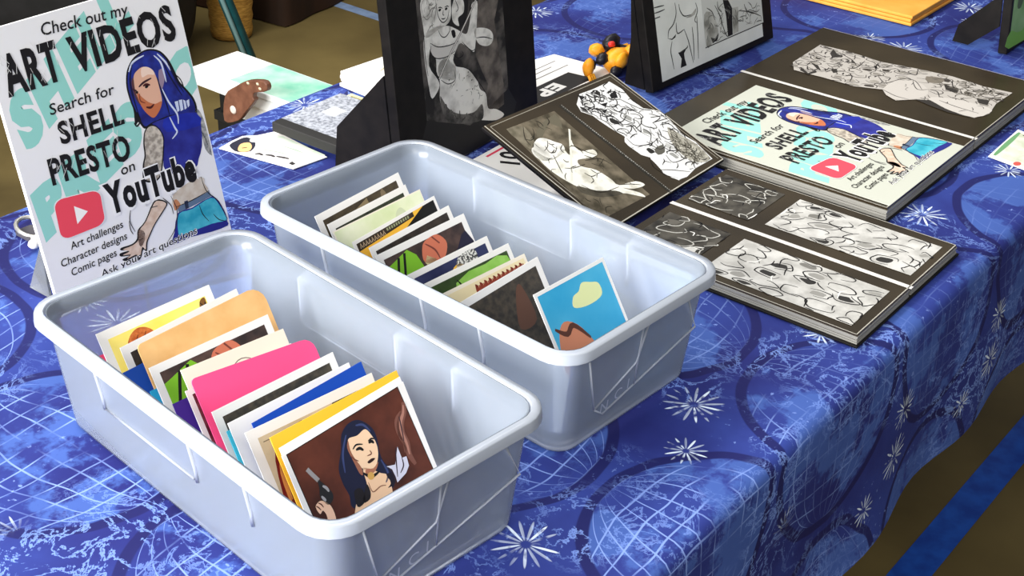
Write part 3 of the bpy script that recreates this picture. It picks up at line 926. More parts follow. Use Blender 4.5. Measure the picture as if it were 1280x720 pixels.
# ================================================================== the poster that says ART VIDEOS
TEAL = M((150, 214, 202))
def poster_art(a):
    a.clip = (0.0008, 0.0, 0.1947, 0.248)
    # big faint letters
    a.text('SHELL', [(0.0119,0.1429)][0], [(0.1444,0.2191)][0], 0.044, TEAL, 0.07, 0.35)
    a.text('PRESTO', [(0.005,0.0667)][0], [(0.2063,0.1501)][0], 0.042, TEAL, 0.07, 0.35)
    a.up()
    # the woman
    a.line([(0.1555,0.1791),(0.1742,0.1654),(0.1799,0.1521),(0.1771,0.1229),(0.1882,0.1066),(0.1932,0.0822)], 0.0012, INK)
    a.poly([(0.187,0.1294),(0.1916,0.1248),(0.1937,0.1113),(0.1936,0.0837),(0.1875,0.0906),(0.1873,0.1069),(0.1844,0.1174)], MW((120, 122, 124), (186, 184, 178), 240.0), 3)
    a.poly([(0.1404,0.1935),(0.1519,0.1949),(0.1636,0.1903),(0.1707,0.1807),(0.1744,0.1692),(0.1769,0.1584),(0.1829,0.1489),(0.188,0.1395),(0.1892,0.1303),(0.1864,0.124),(0.1794,0.1238),(0.1632,0.1288),(0.1542,0.1308),(0.1444,0.1299),(0.1367,0.1292),(0.1281,0.1288),(0.1239,0.1363),(0.1197,0.1345),(0.1218,0.1477),(0.1207,0.1572),(0.1207,0.17),(0.1246,0.1817),(0.1321,0.1898)], INK, 4)
    a.up()
    a.poly([(0.1409,0.1922),(0.1515,0.1935),(0.1623,0.1891),(0.1686,0.1801),(0.1722,0.1683),(0.1749,0.1579),(0.1808,0.1484),(0.1856,0.1394),(0.187,0.131),(0.1841,0.1263),(0.1728,0.1282),(0.1621,0.1315),(0.1528,0.1323),(0.1431,0.1319),(0.1364,0.1316),(0.1296,0.1306),(0.1264,0.1371),(0.1241,0.1477),(0.1223,0.1574),(0.1225,0.1702),(0.1261,0.1805),(0.1332,0.1883)], MW((28, 30, 104), (36, 52, 150), 90.0), 4)
    a.up()
    a.poly([(0.1505,0.1311),(0.1639,0.1309),(0.187,0.1262),(0.189,0.1128),(0.1847,0.0947),(0.1776,0.0841),(0.1693,0.0763),(0.1397,0.0824),(0.1406,0.0996),(0.1436,0.1145),(0.1436,0.1239),(0.1371,0.1306)], MW((34, 34, 120), (48, 54, 150), 60.0), 2)
    a.poly([(0.1275,0.1266),(0.1347,0.1301),(0.1424,0.1262),(0.1461,0.1152),(0.1422,0.1023),(0.1375,0.0911),(0.1319,0.0819),(0.1237,0.0799),(0.1139,0.0849),(0.1169,0.0981),(0.1212,0.106),(0.123,0.1164)], INK, 4)
    a.up()
    a.poly([(0.1281,0.1257),(0.1347,0.129),(0.1415,0.1253),(0.1448,0.1153),(0.1408,0.1027),(0.1365,0.0922),(0.1312,0.0834),(0.1241,0.0813),(0.1157,0.0859),(0.1184,0.0975),(0.1226,0.1056),(0.1244,0.1159)], MW((150, 140, 128), (206, 196, 180), 200.0, lo=0.4, hi=0.6), 4)
    a.poly([(0.1503,0.1304),(0.1638,0.1305),(0.1868,0.1255),(0.1881,0.1131),(0.1506,0.1185)], MW((24, 34, 140), (34, 50, 170), 60.0), 2)
    a.poly([(0.1304,0.1758),(0.1358,0.1801),(0.1431,0.1813),(0.151,0.1767),(0.1535,0.1687),(0.154,0.158),(0.1534,0.1471),(0.149,0.1402),(0.1413,0.1352),(0.1362,0.1387),(0.1317,0.1462),(0.1295,0.1545),(0.1285,0.1647)], M((226, 176, 148)), 4)
    a.up()
    a.poly([(0.1299,0.162),(0.1294,0.1543),(0.1317,0.1462),(0.1362,0.1387),(0.1413,0.1352),(0.149,0.1402),(0.1529,0.1468),(0.1457,0.1466),(0.1392,0.1501),(0.1337,0.1563)], M((196, 112, 72)), 4)
    a.poly([(0.1298,0.175),(0.1285,0.1647),(0.1295,0.1545),(0.1307,0.1496),(0.1276,0.1543),(0.1262,0.1631),(0.1267,0.1721)], M((90, 56, 60)), 3)
    a.poly([(0.1401,0.1804),(0.1457,0.1806),(0.151,0.1767),(0.1523,0.1716),(0.1454,0.1736),(0.1387,0.1729)], M((242, 212, 192)), 3)
    a.poly([(0.1577,0.1739),(0.1634,0.1726),(0.1618,0.165),(0.1565,0.1573),(0.155,0.1624)], M((150, 130, 150)), 3)
    a.up()
    a.lines([[(0.1329,0.1657),(0.1391,0.1682),(0.1481,0.1696)], [(0.126,0.1662),(0.1278,0.1642),(0.1299,0.1633)]], 0.0020, M((60, 30, 40)))
    a.lines([[(0.1375,0.1653),(0.1412,0.1658),(0.145,0.1641)], [(0.1354,0.1466),(0.1399,0.1449),(0.1442,0.1467)]], 0.0022, M((70, 20, 24)))
    a.lines([[(0.132,0.1599),(0.1311,0.1538),(0.1356,0.1503)]], 0.0013, M((130, 60, 40)))
    a.disc([(0.1412,0.1639)][0], 0.0022, 0.0014, INK, 10, 0.3)
    a.disc([(0.1298,0.1618)][0], 0.0014, 0.0012, INK, 10, 0.3)
    a.lines([[(0.1321,0.1871),(0.1258,0.1738),(0.1248,0.1574),(0.126,0.1402)], [(0.1539,0.1688),(0.1556,0.1545),(0.1574,0.1415),(0.1575,0.1321)], [(0.1686,0.1785),(0.1731,0.1618),(0.1786,0.1477)], [(0.1637,0.1814),(0.1682,0.1648),(0.176,0.1454)]], 0.0016, M((14, 14, 56)))
    wh = M((206, 214, 236))
    a.lines([[(0.1565,0.1573),(0.1601,0.1439),(0.1659,0.1311),(0.1647,0.122)], [(0.1571,0.1307),(0.1598,0.1204),(0.1611,0.1152),(0.1544,0.111)], [(0.1563,0.188),(0.1616,0.1805),(0.1625,0.171),(0.1626,0.1618)], [(0.1266,0.1811),(0.1333,0.1883),(0.146,0.1908)], [(0.1602,0.1885),(0.1668,0.179),(0.17,0.1705)]], 0.0019, wh)
    for i in range(4):
        a.poly([(0.1663,0.1423),(0.1701,0.1421),(0.1694,0.1332),(0.1667,0.1324)] if i == 0 else ([(0.1712,0.1424),(0.1749,0.1419),(0.1737,0.1327),(0.1705,0.1321)] if i == 1 else ([(0.1758,0.1416),(0.1782,0.1397),(0.1778,0.133),(0.1752,0.1322)] if i == 2 else [(0.1791,0.1394),(0.1826,0.14),(0.1815,0.1343),(0.1793,0.133)])), wh)
    a.line([(0.1248,0.1452),(0.126,0.1372),(0.1211,0.1333),(0.119,0.137)], 0.0016, INK)
    # lower body
    a.poly([(0.1412,0.0628),(0.1753,0.0674),(0.1774,0.0597),(0.179,0.0503),(0.1528,0.049),(0.1386,0.0472)], MW((196, 180, 160), (214, 204, 188), 120.0), 2)
    a.poly([(0.1407,0.0438),(0.1574,0.043),(0.182,0.0456),(0.1898,0.0348),(0.1932,0.0236),(0.1929,0.0165),(0.1921,0.0122),(0.1725,0.0133),(0.1477,0.0173),(0.1266,0.0175),(0.1324,0.0285)], M((38, 42, 130)), 2)
    a.up()
    a.poly([(0.1391,0.0557),(0.1429,0.0565),(0.1459,0.0507),(0.1424,0.0479),(0.1381,0.0474)], M((196, 130, 90)), 2)
    a.poly([(0.1416,0.0426),(0.1571,0.0419),(0.1808,0.0446),(0.1878,0.0355),(0.1916,0.0242),(0.1916,0.0179),(0.1746,0.0206),(0.1408,0.0227),(0.1362,0.0271)], MW((40, 156, 180), (84, 190, 206), 70.0), 3)
    a.poly([(0.1414,0.0494),(0.1593,0.0493),(0.1803,0.0512),(0.1817,0.0461),(0.16,0.0444),(0.142,0.0439)], M((96, 116, 140)), 0)
    a.up()
    a.lines([[(0.1409,0.0499),(0.1594,0.0498),(0.1807,0.0518)], [(0.1659,0.0426),(0.1674,0.0331),(0.1724,0.0241)], [(0.1792,0.0288),(0.1838,0.0217),(0.1913,0.0171)], [(0.1753,0.0674),(0.1775,0.0526),(0.1885,0.0379),(0.1938,0.018)]], 0.0009, INK)
    a.poly([(0.1504,0.0517),(0.1546,0.0515),(0.1539,0.0441),(0.1501,0.0441)], M((40, 48, 70)))
    # forearm and hand
    a.poly([(0.1176,0.0626),(0.1253,0.0628),(0.1325,0.0567),(0.1262,0.0509),(0.1147,0.043),(0.1061,0.035),(0.1015,0.0298),(0.0983,0.0224),(0.0952,0.0254),(0.0915,0.0198),(0.0878,0.0178),(0.0861,0.022),(0.0752,0.022),(0.0718,0.025),(0.0801,0.0252),(0.0711,0.0279),(0.0711,0.031),(0.0807,0.0302),(0.0728,0.0332),(0.0738,0.0354),(0.085,0.0345),(0.0917,0.0371),(0.0949,0.0444),(0.1045,0.0494)], INK, 3)
    a.up()
    a.poly([(0.1184,0.0615),(0.1249,0.0615),(0.1309,0.0566),(0.1248,0.0514),(0.1134,0.0435),(0.1049,0.0355),(0.1001,0.0304),(0.0975,0.0244),(0.095,0.028),(0.091,0.0218),(0.0882,0.0203),(0.0867,0.0238),(0.0767,0.0236),(0.0814,0.0259),(0.0732,0.0284),(0.081,0.0292),(0.0748,0.0333),(0.0855,0.0331),(0.0929,0.0357),(0.096,0.0432),(0.1057,0.049)], MW((206, 176, 152), (226, 204, 184), 160.0), 3)
    a.poly([(0.0958,0.0441),(0.1008,0.0405),(0.0998,0.034),(0.0941,0.0284),(0.0925,0.0333)], M((110, 84, 74)), 3)
    a.up()
    a.lines([[(0.0934,0.0654),(0.0893,0.0551),(0.0918,0.0439)], [(0.0884,0.0554),(0.0878,0.0471),(0.0893,0.0423)], [(0.1377,0.0615),(0.1405,0.0465),(0.1339,0.0314),(0.1217,0.022)], [(0.1288,0.0629),(0.1353,0.0536),(0.1358,0.0447)], [(0.1134,0.059),(0.1212,0.0579)]], 0.0010, M((50, 46, 52)))
    # words
    a.up()
    a.text('Check out my', [(0.0529,0.2323)][0], [(0.1404,0.2286)][0], 0.0105, INK, 0.008, 0.12)
    a.text('ART', [(0.0087,0.1927)][0], [(0.0625,0.1927)][0], 0.0350, INK, 0.038)
    a.text('VIDEOS', [(0.0741,0.1936)][0], [(0.1858,0.1954)][0], 0.0325, INK, 0.038)
    a.text('Search for', [(0.0411,0.1678)][0], [(0.1069,0.1671)][0], 0.0095, INK, 0.008, 0.12)
    a.text('SHELL', [(0.0438,0.1409)][0], [(0.1096,0.1394)][0], 0.0200, INK, 0.032)
    a.text('PRESTO', [(0.0254,0.1107)][0], [(0.1077,0.1074)][0], 0.0235, INK, 0.032)
    a.text('on', [(0.093,0.0967)][0], [(0.108,0.0968)][0], 0.0095, INK, 0.008, 0.12)
    a.text('YouTube', [(0.0687,0.0656)][0], [(0.1714,0.0642)][0], 0.0300, M((244, 243, 241)), 0.10, 0.0, 0.0014)
    a.text('Art challenges', [(0.0256,0.052)][0], [(0.0811,0.0522)][0], 0.0068, INK, 0.008, 0.12)
    a.text('Character designs', [(0.0123,0.0409)][0], [(0.082,0.0408)][0], 0.0068, INK, 0.008, 0.12)
    a.text('Comic pages', [(0.0195,0.0298)][0], [(0.0674,0.0303)][0], 0.0068, INK, 0.008, 0.12)
    a.text('Ask your art questions', [(0.0468,0.0171)][0], [(0.1558,0.0181)][0], 0.0068, M((246, 245, 243)), 0.05, 0.12, 0.0006)
    q = [(0.021,0.0993),(0.0687,0.0932),(0.0657,0.0614),(0.0182,0.0623)]
    def bil(u, v):
        return tuple((q[0][d] * (1 - u) + q[1][d] * u) * (1 - v) + (q[3][d] * (1 - u) + q[2][d] * u) * v for d in (0, 1))
    a.poly([bil(u, v) for u, v in rrect(0, 0, 1, 1, 0.2, 5)], M((232, 232, 232)))
    a.up()
    a.text('YouTube', [(0.0708,0.0667)][0], [(0.1708,0.0656)][0], 0.0290, INK, 0.05)
    a.text('Ask your art questions', [(0.0469,0.0174)][0], [(0.1559,0.0184)][0], 0.0066, INK, 0.008, 0.12)
    a.poly([bil(u, v) for u, v in rrect(0.02, 0.02, 0.98, 0.98, 0.2, 5)], M((240, 76, 92)))
    rr = random.Random(3)
    def scr(p, n, w):
        p0, p1, hh = p
        for _ in range(n):
            t, s_ = rr.random(), rr.random()
            x, y = p0[0] + (p1[0] - p0[0]) * t, p0[1] + (p1[1] - p0[1]) * t + hh * s_
            an = rr.uniform(0.8, 2.2)
            l = rr.uniform(0.003, 0.011)
            a.line([(x, y), (x + math.cos(an) * l, y + math.sin(an) * l)], w * rr.uniform(0.4, 1), M((226, 226, 222)), smooth=0)
    scr(([(0.0087,0.1927)][0], [(0.0625,0.1927)][0], 0.030), 22, 0.0007)
    scr(([(0.0741,0.1936)][0], [(0.1858,0.1954)][0], 0.030), 26, 0.0006)
    scr(([(0.0254,0.1107)][0], [(0.1077,0.1074)][0], 0.02), 16, 0.0006)
    scr(([(0.0438,0.1409)][0], [(0.1096,0.1394)][0], 0.018), 10, 0.0005)
    a.up()
    a.poly([bil(u, v) for u, v in ((0.40, 0.27), (0.40, 0.73), (0.66, 0.5))], M((250, 246, 240)))
    return a

SW, SH = 0.1955, 0.2488
sm = frame_matrix((0.583, 0.924, 0.0012), (1, 0, 0), (0, 0.222, 0.975))
mb = MB(); mb.prism([(0, 0), (SW, 0), (SW, SH), (0, SH)], -0.004, 0.0, M((240, 239, 238), 0.5))
sign = mb.build('poster_board', mtx=sm)
tag(sign, 'white ART VIDEOS poster board standing upright behind the nearer bin', 'sign')
poster_art(Art()).build('printed_artwork', sign)

CLEAR = plastic_material('clear_acrylic', (236, 243, 250), 0.22, 0.05)
st = empty('acrylic_stand', mat=frame_matrix((0.587, 0.931, 0.0012), (1, 0, 0), (0, 0.222, 0.975)))
tag(st, 'clear acrylic easel stand propping up the ART VIDEOS poster from behind', 'stand')
mb = MB(); mb.prism(rrect(0.004, 0.004, 0.16, 0.12, 0.008), -0.003, -0.0005, CLEAR); mb.build('back_plate', st)
st2 = MB()
inv = st.matrix_world.inverted()
def sl(p): return inv @ Vector((p[0], p[1], p[2] + TZ))
for x0 in (0.594, 0.61):
    vsq = [sl(p) for p in ((x0, 0.956, 0.002), (x0, 0.985, 0.002), (x0, 0.958, 0.055))]
    vs2 = [sl((p[0] + 0.0025, p[1], p[2])) for p in ((x0, 0.956, 0.002), (x0, 0.985, 0.002), (x0, 0.958, 0.055))]
    A_, B_ = [st2.bm.verts.new(p) for p in vsq], [st2.bm.verts.new(p) for p in vs2]
    st2.face(A_, CLEAR); st2.face(list(reversed(B_)), CLEAR)
    for i in range(3):
        st2.face([A_[i], A_[(i + 1) % 3], B_[(i + 1) % 3], B_[i]], CLEAR)
st2.build('prop_fin', st)

# ================================================================== the key ring
kr = empty('key_ring', loc=(0.652, 1.06, 0.002))
tag(kr, 'small silver key ring with white charms on the cloth beside the poster', 'key ring')
mb = MB()
mb.tube([(0.014 * math.cos(i * math.pi / 8) + 0.008, 0.018 * math.sin(i * math.pi / 8) + 0.012, 0.004 + 0.003 * math.sin(i * math.pi / 8)) for i in range(17)], 0.0022, M((190, 188, 182), 0.3, 0.5, metal=0.7), 8)
mb.build('ring', kr)
for x, y, s_ in ((-0.012, -0.018, 0.006), (0.002, -0.022, 0.0065), (-0.004, -0.010, 0.005)):
    mb = MB(); mb.blob((x, y, s_ * 0.8), (s_, s_, s_ * 0.8), M((224, 222, 214), 0.35), jit=0.05); mb.build('charm', kr)
mb = MB(); mb.prism(rrect(-0.008, -0.006, 0.012, 0.02, 0.004), 0.0, 0.003, M((74, 72, 78), 0.4)); mb.build('fob', kr)

# ================================================================== black display frames
BLK = MW((15, 13, 12), (24, 21, 19), 60.0, 0.5, 0.15)
BLK_EDGE_LIT = MW((34, 34, 36), (42, 42, 44), 60.0, 0.4, 0.25)  # lighter black for support edges, their highlight put into the colour
def display(O, ex, ey, W_, H_, label, wing, open_=0.0, group='black easel displays of pictures on the table'):
    root = empty('picture_display', mat=frame_matrix(O, ex, ey))
    tag(root, label, 'picture display', group)
    mb = MB(); mb.box((0, 0, -0.012), (W_, H_, 0.0), BLK); mb.build('panel', root, bevel=0.0012)
    inv = root.matrix_world.inverted()
    exv = Vector(ex).normalized()
    nb = Vector((0, 0, 1)).cross(exv).normalized()     # backwards along the table
    eyv = Vector(ey).normalized()
    lean = eyv.dot(nb) / eyv.z
    for xx in (0.0, W_ - 0.003):
        mb = MB()
        base = Vector((O[0], O[1], O[2] + TZ)) + exv * xx
        prof = [(0.0135 + lean * open_, open_), (wing[0] - (0.022 if open_ else 0.0005), 0.0), (wing[0], 0.0), (wing[0] - 0.004, wing[1]), (lean * wing[2] + 0.0135, wing[2])]
        A_ = [mb.bm.verts.new(inv @ (base + nb * d + Vector((0, 0, z)))) for d, z in prof]
        B_ = [mb.bm.verts.new(inv @ (base + exv * 0.003 + nb * d + Vector((0, 0, z)))) for d, z in prof]
        mb.face(A_, BLK); mb.face(list(reversed(B_)), BLK)
        for i in range(5):
            mb.face([A_[i], A_[(i + 1) % 5], B_[(i + 1) % 5], B_[i]], BLK_EDGE_LIT)
        mb.build('side_support', root)
    return root

# --- tall mermaid picture
ex1 = Vector((1, .078, 0)).normalized(); n1 = Vector((.078, -1, .114)).normalized(); ey1 = n1.cross(ex1)
d1 = display((.961, .866, .002), ex1, ey1, 0.2535, 0.30, 'tall black display with the ink wash mermaid picture behind the rear bin', (0.093, 0.047, 0.118))
a = Art()
GW = MW((30, 28, 27), (112, 106, 100), 45.0, lo=0.42, hi=0.72)
PALE = MW((176, 174, 166), (232, 230, 222), 70.0, lo=0.3, hi=0.55)
PQ = [(0.0506,0.1856),(0.1838,0.1511),(0.1884,0.0292),(0.054,0.045)]
a.poly([(0.046, 0.0), (0.196, 0.0), (0.196, 0.272), (0.046, 0.272)], GW); a.up()
def F1(pts): return pts
a.poly([(0.046, 0.008), (0.196, 0.004), (0.196, 0.048), (0.12, 0.03), (0.046, 0.06)], BLACK, 2)
a.poly([(0.1876,0.1501),(0.1776,0.1308),(0.1837,0.0843),(0.1856,0.0329),(0.1468,0.0363),(0.158,0.0648),(0.1399,0.1017),(0.151,0.1596)], MW((66, 60, 56), (120, 112, 104), 60.0), 2)
a.poly([(0.1007,0.1851),(0.1309,0.1732),(0.1323,0.1559),(0.1231,0.1413),(0.1049,0.1399),(0.0928,0.1538)], BLACK, 3)
a.poly([(0.0568,0.1198),(0.0746,0.0995),(0.0649,0.0809),(0.0543,0.0799)], BLACK, 3)
a.up()
# hair, shoulders, arms, torso
a.poly([(0.0526,0.181),(0.0639,0.1903),(0.0843,0.1912),(0.1018,0.1807),(0.1029,0.1637),(0.0976,0.1504),(0.078,0.1474),(0.0571,0.1449),(0.0541,0.1581)], PALE, 4)
a.poly([(0.1059,0.1671),(0.1131,0.1736),(0.1246,0.1664),(0.124,0.1539),(0.1135,0.1503),(0.1141,0.1416),(0.1044,0.1485),(0.1034,0.1594)], PALE, 4)
a.poly([(0.0539,0.1458),(0.0648,0.151),(0.0786,0.1514),(0.097,0.1463),(0.1118,0.138),(0.1234,0.1305),(0.1293,0.1331),(0.137,0.1504),(0.1391,0.1584),(0.1491,0.159),(0.1471,0.1434),(0.1392,0.1107),(0.1327,0.1093),(0.1152,0.1231),(0.1055,0.1183),(0.099,0.1094),(0.103,0.0995),(0.0978,0.088),(0.0712,0.1005),(0.0703,0.1179),(0.0641,0.1345),(0.0578,0.1153),(0.0706,0.0964),(0.0711,0.0876),(0.0578,0.0799),(0.0545,0.0928),(0.053,0.1061),(0.0512,0.1278)], PALE, 3)
a.poly([(0.1399,0.1302),(0.1546,0.1287),(0.1689,0.1221),(0.1737,0.1142),(0.1701,0.1074),(0.1594,0.1071),(0.1453,0.1145)], PALE, 4)
a.poly([(0.0727,0.1108),(0.0873,0.115),(0.1015,0.1021),(0.1238,0.0921),(0.1384,0.0754),(0.1426,0.064),(0.153,0.055),(0.1548,0.0383),(0.1697,0.0323),(0.1842,0.0212),(0.1682,0.0199),(0.1383,0.0299),(0.1238,0.0348),(0.0986,0.041),(0.0787,0.0544),(0.071,0.0746),(0.0734,0.0912)], MW((150, 146, 138), (236, 234, 226), 30.0, lo=0.25, hi=0.5), 4)
a.up()
a.poly([(0.0716,0.0787),(0.0834,0.0617),(0.1033,0.0485),(0.1285,0.0424),(0.1442,0.0464),(0.1441,0.0303),(0.1271,0.031),(0.0984,0.0393),(0.0767,0.0528)], MW((44, 42, 40), (120, 116, 110), 50.0), 4)
a.poly([(0.0788,0.1763),(0.1007,0.1726),(0.099,0.1605),(0.0928,0.1538),(0.0864,0.153),(0.08,0.1614)], M((222, 220, 212)), 4)
a.poly([(0.0629,0.138),(0.0755,0.1302),(0.096,0.1264),(0.1083,0.125),(0.1055,0.1183),(0.091,0.1161),(0.0706,0.12),(0.0632,0.1285)], M((206, 203, 196)), 3)
a.up()
sk = INK
a.lines([[(0.0786,0.1753),(0.08,0.1614),(0.0864,0.153),(0.0946,0.1544),(0.0993,0.1626)], [(0.0812,0.1694),(0.0846,0.1693),(0.0884,0.1671)], [(0.0919,0.1674),(0.0965,0.1675),(0.0991,0.166)], [(0.078,0.1474),(0.0821,0.1399),(0.0887,0.137),(0.0961,0.1402),(0.0987,0.1459)], [(0.0629,0.138),(0.0755,0.1302),(0.096,0.1264),(0.1103,0.1266)], [(0.0621,0.1277),(0.0705,0.1196),(0.0875,0.116),(0.1037,0.1178)], [(0.0539,0.1458),(0.0528,0.1273),(0.0547,0.1056)], [(0.0641,0.1345),(0.0604,0.1209),(0.0709,0.0985)], [(0.1171,0.1236),(0.1318,0.1102),(0.1391,0.1097)], [(0.1033,0.1016),(0.1238,0.0921),(0.1384,0.0754),(0.153,0.055),(0.1548,0.0383)], [(0.0756,0.0948),(0.0869,0.087),(0.0995,0.0875),(0.0992,0.0985)], [(0.0532,0.0954),(0.0549,0.0841),(0.0578,0.0799)], [(0.1424,0.1208),(0.157,0.1178),(0.1714,0.1115)], [(0.1109,0.17),(0.1149,0.1605),(0.1109,0.1574)], [(0.0998,0.1156),(0.1079,0.1089),(0.117,0.1095),(0.1158,0.1142)]], 0.0011, sk)
a.poly([(0.0997,0.1403),(0.1056,0.1397),(0.1068,0.133),(0.1021,0.1322)], INK, 2)
for p in [(0.0835,0.1667),(0.0944,0.1651)]:
    a.disc(p, 0.0024, 0.0014, INK, 10)
a.lines([[(0.0895,0.1651),(0.0882,0.1609),(0.0901,0.1596)], [(0.085,0.1576),(0.0882,0.1561),(0.0917,0.1562)]], 0.0012, INK)
for p in [(0.1155,0.0847),(0.1287,0.0784),(0.1289,0.0683),(0.1392,0.0605),(0.1234,0.0889),(0.0892,0.0906)]:
    a.disc(p, 0.0009, 0.0009, INK, 8)
a.up()
a.line([(0.0724,0.0969),(0.0907,0.114),(0.1147,0.1329),(0.1393,0.1541),(0.1498,0.1642)], 0.0028, INK, taper=False, smooth=2)
a.up()
a.line([(0.0724,0.0969),(0.0907,0.114),(0.1147,0.1329),(0.1393,0.1541),(0.1498,0.1642)], 0.0017, M((214, 210, 202)), taper=False, smooth=2)
a.up()
a.inky([(0.0526,0.181),(0.0639,0.1903),(0.0843,0.1912),(0.1018,0.1807),(0.0829,0.1813),(0.0773,0.1663),(0.0789,0.1534),(0.0574,0.1469),(0.0541,0.1581)], 26, 0.014, 0.0008, M((120, 118, 112)), 41)
a.inky([(0.0716,0.0787),(0.0834,0.0617),(0.1285,0.0424),(0.1448,0.0508),(0.1441,0.0303),(0.0984,0.0393),(0.0767,0.0528)], 30, 0.007, 0.0010, M((60, 58, 54)), 42)
a.inky([(0.103,0.0995),(0.1238,0.0921),(0.1384,0.0754),(0.153,0.055),(0.1474,0.0408),(0.1189,0.0546),(0.0863,0.0828)], 26, 0.006, 0.0007, M((130, 128, 122)), 43)
a.build('mermaid_picture', d1)

# --- comic page display
ex2 = Vector((1, -.05, 0)).normalized(); n2 = Vector((-.05, -1, .25)).normalized(); ey2 = n2.cross(ex2)
d2 = display((1.35, .816, .0045), ex2, ey2, 0.272, 0.26, 'black display with a white comic page standing behind the tilted portfolio', (0.043, 0.06, 0.13))
a = Art()
q = [(0.0201,0.1078),(0.0201,0.0078),(0.2474,0.0085),(0.2549,0.0544)]
px0, px1, py0 = q[1][0], q[2][0], q[1][1] * 0.5 + q[2][1] * 0.5
a.rect(px0, py0, px1, 0.235, MW((206, 208, 202), (220, 222, 216), 20.0)); a.up()
GR = MW((120, 120, 112), (180, 180, 172), 60.0)
pq = [(0.1166,0.0726),(0.1154,0.0259),(0.2505,0.0255),(0.2489,0.0557)]
a.poly([pq[0], pq[1], pq[2], (pq[2][0] - 0.001, 0.19), (pq[0][0], 0.19)], M((196, 198, 192))); a.up()
a.poly([(0.1199,0.0668),(0.1386,0.0641),(0.1449,0.0491),(0.1455,0.0354),(0.1322,0.0285),(0.1185,0.0268)], GR, 3)
a.poly([(0.1631,0.0753),(0.1748,0.0726),(0.1819,0.0608),(0.1777,0.0275),(0.1669,0.0275),(0.167,0.054)], INK, 0)
a.poly([(0.1819,0.0608),(0.1956,0.0593),(0.1912,0.0285),(0.1793,0.0279)], GR, 0)
a.poly([(0.1291,0.036),(0.1374,0.0323),(0.1471,0.0358),(0.1429,0.0292),(0.1321,0.0277)], INK, 0)
a.poly([(0.0579,0.0347),(0.0676,0.0339),(0.0749,0.0345),(0.0699,0.0308),(0.0701,0.0241),(0.0727,0.0151),(0.0598,0.0151),(0.0638,0.0257)], INK, 0)
a.poly([(0.0397,0.0565),(0.049,0.0542),(0.058,0.0577),(0.056,0.0541),(0.0487,0.0527)], INK, 0)
a.poly([(0.0734,0.0794),(0.082,0.0724),(0.0952,0.0743),(0.1046,0.0787),(0.1004,0.0714),(0.0832,0.0713)], GR, 2)
a.poly([(0.1614,0.0655),(0.1784,0.0582),(0.1749,0.0556)], M((230, 230, 226)), 0)
a.up()
a.lines([[(0.1154,0.0259),(0.1789,0.0258),(0.2505,0.0255)]], 0.0012, INK, smooth=0, taper=False)
a.lines([[(0.0623,0.0949),(0.0626,0.0819),(0.0549,0.0707),(0.0442,0.0652),(0.041,0.0562)], [(0.0701,0.0915),(0.0713,0.0831),(0.0782,0.075),(0.0921,0.0733)], [(0.0606,0.071),(0.0609,0.0578),(0.0753,0.0593)], [(0.0753,0.0593),(0.0811,0.0446),(0.0842,0.0305),(0.087,0.0147)], [(0.0484,0.0511),(0.0436,0.0408),(0.0445,0.0307),(0.0461,0.0171)], [(0.0591,0.0336),(0.0765,0.0358),(0.0785,0.0386)], [(0.0922,0.0584),(0.0921,0.0419),(0.089,0.0175)], [(0.1043,0.0688),(0.1024,0.0477),(0.0985,0.0167)], [(0.1044,0.0853),(0.1068,0.0749),(0.0992,0.0651),(0.1028,0.0609)], [(0.0193,0.0984),(0.0299,0.0976),(0.0406,0.0967)], [(0.0194,0.092),(0.0287,0.0915),(0.041,0.0918)], [(0.0195,0.0856),(0.0303,0.0855)], [(0.1446,0.0728),(0.1539,0.0571),(0.1565,0.0463)], [(0.1512,0.0763),(0.1512,0.0679),(0.1576,0.0613)], [(0.1962,0.054),(0.2232,0.046),(0.2456,0.0355)], [(0.2097,0.0595),(0.2143,0.0498),(0.2291,0.0429)], [(0.1536,0.0555),(0.1618,0.0331),(0.1669,0.0275)], [(0.127,0.0735),(0.1375,0.066),(0.1415,0.055)]], 0.0016, M((60, 60, 58)))
a.inky([(0.1199,0.0668),(0.1386,0.0641),(0.1625,0.072),(0.2471,0.0544),(0.2492,0.0276),(0.1794,0.0288),(0.1185,0.0268)], 60, 0.014, 0.0010, M((90, 90, 86)), 51)
a.build('comic_page', d2)

# --- green picture at the far right
ex3 = Vector((1, 0, 0)); n3 = Vector((0, -1, .1)).normalized(); ey3 = n3.cross(ex3)
d3 = display((1.785, .546, .002), ex3, ey3, 0.20, 0.26, 'black display with a green picture near the orange envelopes', (0.075, 0.024, 0.078), 0.034)
a = Art()
a.rect(0.006, 0.006, 0.194, 0.254, MW((104, 150, 84), (150, 184, 130), 22.0, lo=0.3, hi=0.7)); a.up()
a.poly([(0.006, 0.03), (0.05, 0.02), (0.12, 0.05), (0.194, 0.03), (0.194, 0.006), (0.006, 0.006)], M((116, 170, 72)), 3)
a.poly([(0.02, 0.06), (0.035, 0.055), (0.045, 0.075), (0.03, 0.085)], M((80, 96, 70)), 3)
a.poly([(0.06, 0.07), (0.08, 0.13), (0.11, 0.14), (0.13, 0.06)], M((150, 130, 110)), 4)
a.up()
a.lines([[(0.03, 0.08), (0.05, 0.11), (0.04, 0.15)], [(0.07, 0.06), (0.09, 0.1), (0.1, 0.15)]], 0.003, M((60, 70, 56)))
a.build('green_picture', d3)

